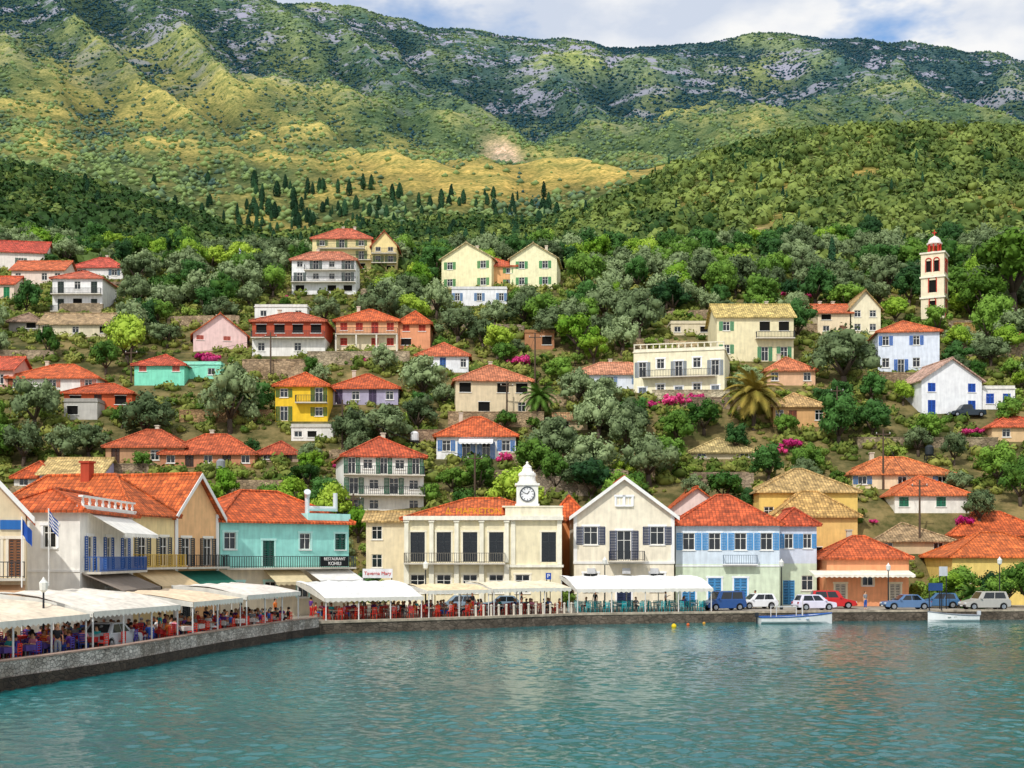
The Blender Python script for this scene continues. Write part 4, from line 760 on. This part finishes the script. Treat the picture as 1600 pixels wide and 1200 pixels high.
canopy((5.7,113.4),(18.3,116.4),5.5,3.0,4.15,'faf8f5','long white canopy over the turquoise chairs',5,3)
# ---------------------------------------------------------------- furniture
LEGM={}; PROT={}
def leg4(s,h,r_,m,parent,inset=.03):
    for a in (-1,1):
        for c in (-1,1): obj('leg',LEGM.setdefault((h,r_,m.name),MB().beam((0,0,0),(0,0,h),r_,5).mesh('leg',m)),parent,T(a*(s-inset),c*(s-inset)))
def chairproto(col):
    m=mat(col,.5,.1); o_=obj('chair',None); 
    obj('seat',MB().box(-.21,.21,-.21,.21,.42,.46).mesh('seat',m,bevel=.01),o_)
    b_=MB().box(-.21,-.17,.17,.21,.46,.96).box(.17,.21,.17,.21,.46,.96)
    for z in (.55,.67,.79,.9): b_.box(-.17,.17,.18,.2,z,z+.06)
    obj('backrest',b_.mesh('backrest',m),o_); leg4(.21,.42,.022,m,o_); bpy.context.view_layer.update(); index_children(o_); return o_
def tableproto(col,cloth):
    o_=obj('table',None); obj('tabletop',MB().box(-.42,.42,-.42,.42,.71,.75).mesh('tabletop',mat(col,.6),bevel=.01),o_); leg4(.4,.71,.03,mat('8a8a86',.5),o_,.05)
    if cloth: obj('tablecloth',MB().box(-.45,.45,-.45,.45,.752,.76).box(-.455,-.45,-.45,.45,.5,.76).box(.45,.455,-.45,.45,.5,.76).box(-.45,.45,-.455,-.45,.5,.76).box(-.45,.45,.45,.455,.5,.76).mesh('tablecloth',mat(cloth,.8)),o_)
    index_children(o_); return o_
def skinmesh(vs,es,rs,name,sub=1):
    me=bpy.data.meshes.new(name); me.from_pydata(vs,es,[]); o_=bpy.data.objects.new(name,me); COL.objects.link(o_)
    md=o_.modifiers.new('s','SKIN'); md.use_smooth_shade=True; sm=o_.modifiers.new('u','SUBSURF'); sm.levels=sub
    for i,r_ in enumerate(rs): me.skin_vertices[0].data[i].radius=(r_,r_)
    me.skin_vertices[0].data[0].use_root=True
    bpy.context.view_layer.update(); out=bpy.data.meshes.new_from_object(o_.evaluated_get(bpy.context.evaluated_depsgraph_get())); out.name=name; bpy.data.objects.remove(o_); return out
def figure(sit,arm):
    pz=.53 if sit else .95; vs=[(0,0,pz)];rs=[.125];es=[]
    def v(p,r_,par): vs.append(p); rs.append(r_); es.append((par,len(vs)-1)); return len(vs)-1
    wa=v((0,.01,pz+.16),.11,0); chx=v((0,0,pz+.36),.13,wa); nk=v((0,0,pz+.52),.055,chx); h1=v((0,-.02,pz+.6),.08,nk); h2=v((0,-.01,pz+.7),.09,h1); h3=v((0,0,pz+.77),.05,h2); no=v((0,-.115,pz+.655),.014,h1)
    J={}
    for s in (-1,1):
        sh_=v((s*.17,0,pz+.44),.052,chx)
        if sit: el=v((s*.25,-.08,pz+.2),.04,sh_); wr=v((s*.17,-.32,pz+.27),.027,el); hd=v((s*.15,-.39,pz+.275),.03,wr); fd=Vector((-.15*s,-1,-.05))
        elif arm and s>0: el=v((s*.27,-.1,pz+.22),.04,sh_); wr=v((s*.2,-.33,pz+.33),.027,el); hd=v((s*.18,-.4,pz+.34),.03,wr); fd=Vector((-.1,-1,.1))
        else: el=v((s*.23,.03,pz+.17),.04,sh_); wr=v((s*.25,-.05,pz-.07),.027,el); hd=v((s*.25,-.07,pz-.14),.03,wr); fd=Vector((0,-.15,-1))
        fd.normalize(); lat=fd.cross(Vector((0,0,1))).normalized() if (sit or (arm and s>0)) else Vector((0,1,0))
        hp_=Vector(vs[hd])
        for i,ln in enumerate((.075,.085,.08,.065)):
            b_=hp_+lat*(i-1.5)*.02+fd*.02; f1=v(tuple(b_+fd*ln*.5),.009,hd); v(tuple(b_+fd*ln+Vector((0,-.01,-.012))),.008,f1)
        t1=v(tuple(hp_+lat*.04),.01,hd); v(tuple(hp_+lat*.055+fd*.035),.009,t1)
        J[s]=(sh_,el,wr)
        hpj=v((s*.09,0,pz-.04),.085,0)
        if sit: kn=v((s*.12,-.42,pz-.02),.058,hpj); an=v((s*.12,-.44,.1),.038,kn); v((s*.12,-.58,.04),.032,an)
        else: kn=v((s*.1,-.02-.06*s*arm,.5),.056,hpj); an=v((s*.11,.02+.05*s*arm,.09),.038,kn); v((s*.12,-.13+.05*s*arm,.035),.032,an)
        J[s]+=(hpj,kn,an)
    body=skinmesh(vs,es,rs,'body')
    sv=[vs[0],vs[wa],vs[chx],(0,0,pz+.47)]; sr=[.148,.135,.155,.09]; se=[(0,1),(1,2),(2,3)]
    tv=[vs[0],(0,0,pz+.06)]; tr_=[.142,.13]; te=[(0,1)]
    for s in (-1,1):
        a=Vector(vs[J[s][0]]); b_=Vector(vs[J[s][1]]); sv.append(tuple(a)); sr.append(.072); se.append((2,len(sv)-1)); sv.append(tuple(a.lerp(b_,.75))); sr.append(.056); se.append((len(sv)-2,len(sv)-1))
        q=0
        for k_,r_ in zip(J[s][3:],(.102,.075,.052)):
            p=vs[k_]; p=tuple(Vector(vs[J[s][4]]).lerp(Vector(p),.8)) if r_==.052 else p; tv.append(p); tr_.append(r_); te.append((q,len(tv)-1)); q=len(tv)-1
    sh2=skinmesh(sv,se,sr,'shirt'); tr2=skinmesh(tv,te,tr_,'trousers')
    c=(0,.015,pz+.69); hb=MB(); hb.lathe([(.098,-.06),(.108,0),(.1,.05),(.07,.09),(.02,.108)],12,c=c); hair=hb.mesh('hair',None,smooth=True)
    for w_ in hair.vertices:
        if w_.co.z<c[2]+.02 and w_.co.y<-.04: w_.co.z+=.07; w_.co.y+=.02
    eyes=MB().beam((-.035,-.095,pz+.69),(-.035,-.108,pz+.69),.011,6).beam((.035,-.095,pz+.69),(.035,-.108,pz+.69),.011,6).beam((-.025,-.1,pz+.61),(.025,-.1,pz+.61),.006,4).mesh('face_features',None)
    return dict(body=body,shirt=sh2,trousers=tr2,hair=hair,face_features=eyes)
FIG=[figure(True,0),figure(False,0),figure(False,1)]
for f_ in FIG:
    for me in f_.values():
        me.materials.clear(); me.materials.append(WHITE)
SK=['c98f6c','b87a58','dba882']; CLO=[('white','eeeeee'),('blue','2f5fb0'),('red','c02828'),('black','202024'),('pink','e890a8'),('navy','1c2850'),('orange','e07830'),('grey','8c9094'),('turquoise','2fa8a8'),('purple','6a3a90')]; HR=['2a1c14','15110e','6b4a2a','b09060','8a8a88']
def person(fi,M,where):
    cn,cc=random.choice(CLO); bn,bc_=random.choice(CLO[:4]+CLO[5:8:2]); o_=thing('person','person in %s shirt %s'%(cn,where),'person',M,'people at the quayside tavernas')
    for n_,me in FIG[fi].items():
        c=obj(n_,me,o_); h=random.choice(SK) if n_=='body' else cc if n_=='shirt' else bc_ if n_=='trousers' else random.choice(HR) if n_=='hair' else '301810'
        c.material_slots[0].link='OBJECT'; c.material_slots[0].material=mat(h,.7,.05)
CP={}
def zone(A,B,offs,n,ccs,tc_,cloth,can,pf):
    c,a,w=fr2(A,B); base=T(c.x,c.y,GZ,a); RN=['waterside','second-row','street-side']
    TO=['first','second','third','fourth','fifth','sixth','seventh']
    for ri,off in enumerate(offs):
        for i in range(n):
            x=-w/2+(i+.5)*w/n+random.uniform(-.2,.2); y=off+random.uniform(-.15,.15); tr_=random.uniform(-.2,.2); M=base@T(x,y,0,tr_)
            where='%s %s table under the %s'%(TO[i],RN[ri],can)
            k=('t',tc_,cloth); 
            if k not in CP: CP[k]=tableproto(tc_,cloth); o_=CP[k]
            else: o_=copy_tree(CP[k])
            o_.matrix_basis=M; tag(o_,'square table, %s counted from left'%where,'table','taverna tables')
            for sn,dx,dy,th in (('left',-.72,0,PI/2),('right',.72,0,-PI/2),('near side',0,-.72,PI),('far side',0,.72,0)):
                cname,ccol=random.choice(ccs); k=('c',ccol)
                if k not in CP: CP[k]=chairproto(ccol); q=CP[k]
                else: q=copy_tree(CP[k])
                cm_=M@T(dx*random.uniform(.9,1.1),dy*random.uniform(.9,1.1),0,th+random.uniform(-.2,.2)); q.matrix_basis=cm_
                tag(q,'%s chair, %s of %s'%(cname,sn,where),'chair','taverna chairs')
                if random.random()<pf: person(0,cm_,'seated '+sn+' of '+where)
RC=[('red','e03a26')]; BC=[('purple-blue','4a3f9c'),('red','d83424'),('blue','2a50b0')]; TC=[('turquoise','24b0b8')]
zone((-23.5,56),(-21.8,66),(1.3,3.4,5.4),6,BC,'e8e4dc','6a58a8','nearest cream canopy',.7); zone((-21.6,67),(-19.5,76),(1.3,3.4,5.4),5,BC,'e8e4dc','c83838','second canopy',.65)
zone((-19.2,77.5),(-17.9,85.5),(1.3,3.4),4,RC,'e8e4dc','e8e4dc','third canopy',.7); zone((-17.7,86),(-15.7,95),(1.3,3.4),5,RC,'e8e4dc','e8e4dc','fourth canopy',.65)
zone((-14.2,100),(-7.2,104.3),(1.3,3.4),5,RC,'d8d0c0',None,'low white canopy',.4); zone((-6.8,105),(-1.8,108.2),(1.2,3.3),4,RC,'d8d0c0',None,'left cream canopy',.35); zone((-1.4,108.6),(5,112.4),(1.3,3.2),4,[('dark red','8a2018')],'d8d0c0',None,'right cream canopy',.25)
zone((5.9,113.6),(18,116.4),(1.3,3.4),7,TC,'e8e8e0',None,'long white canopy',.08)
for i,(px,D,fi,rz,wh) in enumerate([(90,63,1,.3,'standing between tables under the nearest canopy'),(322,84,2,-.5,'walking behind the third canopy posts'),(430,100,1,1.2,'standing at the turquoise restaurant corner'),(486,103.5,2,2.4,'walking on the quay bend'),(585,109,1,.2,'standing before the infill house'),(640,112,2,-1.5,'walking left past the loggia hall'),(738,116,1,.6,'standing beside the hall columns'),(815,117,2,1.6,'walking beneath the clock tower'),(930,121,1,-.4,'standing by the cream gable house door'),(1040,122,2,1.4,'walking behind the long white canopy'),(250,76,1,2.0,'standing at the gap between canopies'),(376,91,2,-1,'walking behind the fourth canopy'),(1352,121,1,.5,'standing at the salmon kiosk'),(1180,124,2,-1.3,'walking before the pale blue house')]):
    person(fi,T(X(px,D),D,GZ,rz),wh)
# ---------------------------------------------------------------- cars
def face_panel(c,s0,s1,t0,t1,off):
    c=[Vector(p) for p in c]; n=(c[1]-c[0]).cross(c[3]-c[0]).normalized()*off
    f=lambda s,t:(c[0].lerp(c[1],s)).lerp(c[3].lerp(c[2],s),t)+n
    return [f(s0,t0),f(s1,t0),f(s1,t1),f(s0,t1)]
def car(px,D,rot,col,kind,lb,z=GZ):
    P={'hatch':(3.8,1.68,1.46,.86,-1.75,1.05,-1.45,.35),'suv':(4.4,1.8,1.72,1.0,-2.05,1.0,-1.8,.5),'sedan':(4.4,1.72,1.42,.86,-1.6,1.05,-.95,.35),'pickup':(4.9,1.75,1.7,.98,-.7,1.2,-.5,.6),'van':(4.0,1.7,1.8,1.0,-1.95,1.15,-1.85,.7)}[kind]
    Lc,W,Hh,belt,b0,b1,t0,t1=P; h=Lc/2; xf,xr=h-.78,-h+.72; m=mat(col,.25,.04,spec=.6)
    o_=thing('car',lb,'car',T(X(px,D),D,z,rot),'parked cars')
    arc=lambda cx:[(cx+.37*math.cos(t),.3+.37*math.sin(t)) for t in np.linspace(PI,0,8)]
    prof=[(-h,.32)]+[(xr-.37,.25)]+arc(xr)[1:-1]+[(xr+.37,.22),(xf-.37,.22)]+arc(xf)[1:-1]+[(xf+.37,.25),(h,.3),(h+.02,.55),(h-.1,.74),(b1,belt),(b0,belt),(-h+.05,belt-.06 if kind!='pickup' else belt),(-h-.02,.6)]
    n=len(prof); mb=MB(); mb.add([(x,-W/2,zz) for x,zz in prof]+[(x,W/2,zz) for x,zz in prof],[tuple(range(n)),tuple(range(n,2*n))[::-1]]+[(i,i+n,(i+1)%n+n,(i+1)%n) for i in range(n)])
    obj('body',mb.mesh('body',m,bevel=.035),o_)
    a,c=W/2-.03,W/2-.2; B=[(b0,-a,belt-.01),(b1,-a,belt-.01),(b1,a,belt-.01),(b0,a,belt-.01)]; Tt=[(t0,-c,Hh),(t1,-c,Hh),(t1,c,Hh),(t0,c,Hh)]
    obj('roof',MB().add(B+Tt,[(0,1,5,4),(1,2,6,5),(2,3,7,6),(3,0,4,7),(4,5,6,7)]).mesh('roof',m,bevel=.03),o_)
    def gl(name,q,*st): obj(name,MB().add(face_panel(q,*st,.012),[(0,1,2,3)]).mesh(name,GLASS),o_)
    gl('windshield',[B[1],B[2],Tt[2],Tt[1]],.07,.93,.1,.92); gl('rear_window',[B[3],B[0],Tt[0],Tt[3]],.1,.9,.15,.9)
    for q in ([B[0],B[1],Tt[1],Tt[0]],[B[2],B[3],Tt[3],Tt[2]]):
        if kind=='pickup': gl('side_window',q,.1,.88,.12,.88)
        else:
            gl('side_window',q,.1 if q[0]==B[0] else .14,.5,.12,.88); gl('side_window',q,.53,.86 if q[0]==B[0] else .9,.12,.88)
    for x in (xf,xr):
        for s in (-1,1):
            wh=obj('wheel',MB().beam((0,-.1,0),(0,.1,0),.32,20).mesh('tyre',mat('141414',.9),bevel=.02),o_,T(x,s*(W/2-.1),.32))
            r_=MB().beam((0,s*.1,0),(0,s*.112,0),.2,16); 
            for k_ in range(5): an=k_*2*PI/5; r_.beam((0,s*.115,0),(.19*math.cos(an),s*.115,.19*math.sin(an)),.03,4)
            obj('rim',r_.mesh('rim',mat('b8bcc0',.3,metal=.8)),wh)
    for s in (-1,1):
        obj('headlight',MB().box(h-.1,h+.03,s*(W/2-.28)-.17,s*(W/2-.28)+.17,.56,.7).mesh('headlight',mat('e8eef0',.1),bevel=.02),o_); obj('tail_light',MB().box(-h-.04,-h+.08,s*(W/2-.18)-.12,s*(W/2-.18)+.12,.6,.82).mesh('tail_light',mat('a01010',.2),bevel=.02),o_)
        obj('mirror',MB().box(b1-.35,b1-.2,s*(W/2+.08)-.09,s*(W/2+.08)+.09,belt+.02,belt+.16).mesh('mirror',m,bevel=.02),o_)
    for a_,c_ in ((h-.02,h+.07),(-h-.07,-h+.02)): obj('bumper',MB().box(a_,c_,-W/2+.1,W/2-.1,.31,.46).mesh('bumper',mat('2a2a2c')),o_)
    for a_,c_ in ((h+.07,h+.08),(-h-.08,-h-.07)): obj('licence_plate',MB().box(a_,c_,-.26,.26,.34,.45).mesh('licence_plate',mat('f0f0e8')),o_)
car(1130,119,math.radians(200),'1f4f90','van','dark blue van parked at the end of the long white canopy')
car(1182,122.5,math.radians(195),'eef0f2','hatch','white hatchback in front of the pale blue house'); car(1272,119.3,math.radians(12),'e6e2f2','hatch','small white car nearest the quay beside the red car')
car(1300,123.5,math.radians(-6),'c81c1c','suv','red off-roader beside the salmon kiosk'); car(1415,120.8,math.radians(184),'5c7ea8','sedan','blue saloon car left of the road sign')
car(1467,124.5,math.radians(170),'3f6a94','hatch','dark blue hatchback parked behind the saloon'); car(1538,120.6,math.radians(186),'b8b4ac','suv','silver off-roader at the right end of the quay')
car(786,117.5,math.radians(180),'7c94a8','sedan','grey-blue saloon under the clock tower building'); car(715,117,math.radians(183),'8aa0b0','hatch','pale grey hatchback behind the red chairs')
car(172,70.5,math.radians(80),'b4b8bc','sedan','silver saloon behind the left canopy tables'); D=Dof(648)-1; car(1510,D,math.radians(185),'20303c','pickup','dark pickup parked before the white gabled house',vz(D)+.1)
# ---------------------------------------------------------------- boats, buoys
def boat(px,D,L_,rot,lb,stripe,big):
    o_=thing('boat',lb,'boat',T(X(px,D),D,0,rot)); st=[];n=11
    for i in range(n):
        t=i/(n-1); x=-L_/2+L_*t; b_=L_*.17*(1-max(0,(t-.35)/.65)**2.2)*(.85+.15*min(1,t/.3)); sh_=.5+.35*t**2+.05; kz=-.25+.45*max(0,t-.7)**1.2
        st.append([(x,-b_,sh_),(x-.0,-b_*.92,.15),(x,-b_*.55,-.12),(x,0,kz),(x,b_*.55,-.12),(x,b_*.92,.15),(x,b_,sh_)])
    hv=[p for s in st for p in s]; hb=MB().add(hv,[(i*7+j,(i+1)*7+j,(i+1)*7+j+1,i*7+j+1) for i in range(n-1) for j in range(6)]+[tuple(range(7))])
    obj('hull',hb.mesh('hull',mat('f2f2f0',.35,.05),smooth=False),o_)
    g=MB()
    for s in (0,6):
        for i in range(n-1): g.beam(st[i][s],st[i+1][s],.055,6)
    g.beam(st[0][0],st[0][6],.055,6); obj('rub_rail',g.mesh('rub_rail',mat(stripe,.4)),o_)
    obj('deck',MB().add([(s[0][0],s[0][1]*.95,.22) for s in st[:8]]+[(s[0][0],-s[0][1]*.95,.22) for s in st[:8]][::-1],[tuple(range(16))]).mesh('deck',mat('d8d0c0')),o_)
    obj('foredeck',MB().add([(s[0][0],s[0][1]*.97,s[0][2]-.02) for s in st[7:]]+[(s[0][0],-s[0][1]*.97,s[0][2]-.02) for s in st[7:]][::-1],[tuple(range(8))]).mesh('foredeck',mat('f2f2f0')),o_)
    for x in (-L_*.25,0.,L_*.12): obj('seat',MB().box(x-.14,x+.14,-L_*.16,L_*.16,.4,.46).mesh('seat',mat('a8bcd8' if big else 'c8c8c0')),o_)
    obj('outboard_motor',MB().box(-L_/2-.35,-L_/2-.05,-.14,.14,.55,.95).box(-L_/2-.25,-L_/2-.12,-.06,.06,-.4,.55).mesh('outboard_motor',mat('30343a' if big else 'c8ccd0',.4),bevel=.03),o_)
    if big:
        obj('mast',MB().beam((L_*.1,0,.4),(L_*.1,0,2.2),.03,6).mesh('mast',mat('c8c0b0')),o_); c=MB()
        for x in (-L_*.3,L_*.05): c.box(x-.03,x+.03,-L_*.14,-L_*.14+.05,.5,1.5).box(x-.03,x+.03,L_*.14-.05,L_*.14,.5,1.5)
        obj('rail',c.box(-L_*.3,L_*.05,-L_*.14,-L_*.14+.05,1.45,1.5).box(-L_*.3,L_*.05,L_*.14-.05,L_*.14,1.45,1.5).mesh('rail',mat('d8d8d8',.3)),o_)
boat(1243,113.6,6.6,math.radians(4),'white open motor boat with blue rail moored at the quay','2f5fa8',True); boat(1488,117.0,4.6,math.radians(184),'small white dinghy moored before the silver car','8a9098',False)
for px,py,c,lb in ((1053,980,'e8c818','bright yellow mooring buoy near the middle of the quay'),(1075,977,'d06028','small orange mooring buoy right of the yellow one'),(1100,975,'c89030','amber buoy below the long white canopy')):
    D=EYE*F/(py-HZ); o_=thing('buoy',lb,'buoy',Matrix.Translation((X(px,D),D,0))@Matrix.Scale(.85 if px<1060 else .55,4)); obj('float',MB().lathe([(.05,-.2),(.22,-.08),(.26,.08),(.22,.24),(.1,.34),(.05,.36)],14).mesh('float',mat(c,.4),smooth=True),o_); obj('ring',MB().lathe([(.02,.36),(.05,.4),(.05,.46),(.02,.5)],8).mesh('ring',IRON),o_)
for i in range(14):
    t=i/13; x=-3+8.2*t; y=105.6+(5.9)*t*1.02; tag(obj('bollard',MB().lathe([(.09,0),(.09,.75),(.12,.8),(.12,.88),(.04,.95)],8).mesh('bollard',mat('d8d0c0')),None,T(x,y+.6,.96)),'white bollard, %s on the quay edge before the clock tower'%(ORD[i] if i<12 else ['second from right','rightmost'][i-12]),'bollard','white quay bollards')
# ---------------------------------------------------------------- light, sky, camera
w=bpy.data.worlds.new('World'); S.world=w; w.use_nodes=True; nt=w.node_tree; N=lambda t:nt.nodes.new('ShaderNode'+t); L=nt.links.new
for n in list(nt.nodes): nt.nodes.remove(n)
sun=Vector((-.36,-.68,.78)).normalized(); el=math.asin(sun.z); az=math.atan2(sun.x,sun.y)
sk=N('TexSky'); sk.sky_type='NISHITA'; sk.sun_disc=False; sk.sun_elevation=el; sk.sun_rotation=az
b1=N('Background'); b1.inputs[1].default_value=.15
tn=N('MixRGB'); tn.blend_type='MULTIPLY'; tn.inputs[0].default_value=1; tn.inputs[2].default_value=(.9,1.1,1.25,1); L(sk.outputs[0],tn.inputs[1]); L(tn.outputs[0],b1.inputs[0])
tc=N('TexCoord'); mp=N('Mapping'); mp.inputs['Scale'].default_value=(1,1,2.2); mp.inputs['Location'].default_value=(.35,.2,.1); L(tc.outputs['Generated'],mp.inputs['Vector'])
n1=N('TexNoise'); n1.inputs['Scale'].default_value=4.5; n1.inputs['Detail'].default_value=6; n1.inputs['Roughness'].default_value=.62; L(mp.outputs[0],n1.inputs['Vector'])
src=n1.outputs['Fac']
for v_,rad,amt in (((.262,.890,.374),.08,-.13),((-.06,.905,.395),.05,-.06)):
    di=N('VectorMath'); di.operation='DISTANCE'; L(tc.outputs['Generated'],di.inputs[0]); di.inputs[1].default_value=v_
    mr=N('MapRange'); mr.interpolation_type='SMOOTHSTEP'; mr.inputs['From Min'].default_value=0; mr.inputs['From Max'].default_value=rad; mr.inputs['To Min'].default_value=amt; mr.inputs['To Max'].default_value=0; L(di.outputs['Value'],mr.inputs['Value'])
    ad=N('Math'); ad.operation='ADD'; L(src,ad.inputs[0]); L(mr.outputs[0],ad.inputs[1]); src=ad.outputs[0]
cr=N('ValToRGB'); cr.color_ramp.elements[0].position=.27; cr.color_ramp.elements[1].position=.43; L(src,cr.inputs[0])
n2=N('TexNoise'); n2.inputs['Scale'].default_value=9; n2.inputs['Detail'].default_value=6; L(mp.outputs[0],n2.inputs['Vector'])
cc=N('ValToRGB'); cc.color_ramp.elements[0].position=.38; cc.color_ramp.elements[0].color=(.66,.73,.86,1); cc.color_ramp.elements[1].position=.56; cc.color_ramp.elements[1].color=(1,1,1,1); L(n2.outputs['Fac'],cc.inputs[0])
b2=N('Background'); b2.inputs[1].default_value=.96; L(cc.outputs[0],b2.inputs[0])
ms=N('MixShader'); L(cr.outputs[0],ms.inputs[0]); L(b1.outputs[0],ms.inputs[1]); L(b2.outputs[0],ms.inputs[2]); ow=N('OutputWorld'); L(ms.outputs[0],ow.inputs[0])
ld=bpy.data.lights.new('sun','SUN'); ld.energy=2.7; ld.angle=math.radians(1.2); ld.color=(1,.97,.92); lo=bpy.data.objects.new('sun',ld); COL.objects.link(lo); lo.rotation_euler=(-sun).to_track_quat('-Z','Y').to_euler()
cd=bpy.data.cameras.new('camera'); cd.lens=45; cd.sensor_width=36; cd.shift_y=268/1600; cd.clip_end=8000; co=bpy.data.objects.new('camera',cd); COL.objects.link(co); co.location=(0,0,EYE); co.rotation_euler=(PI/2,0,0); S.camera=co
S.view_settings.view_transform='Standard'; S.view_settings.look='None'; S.view_settings.exposure=0
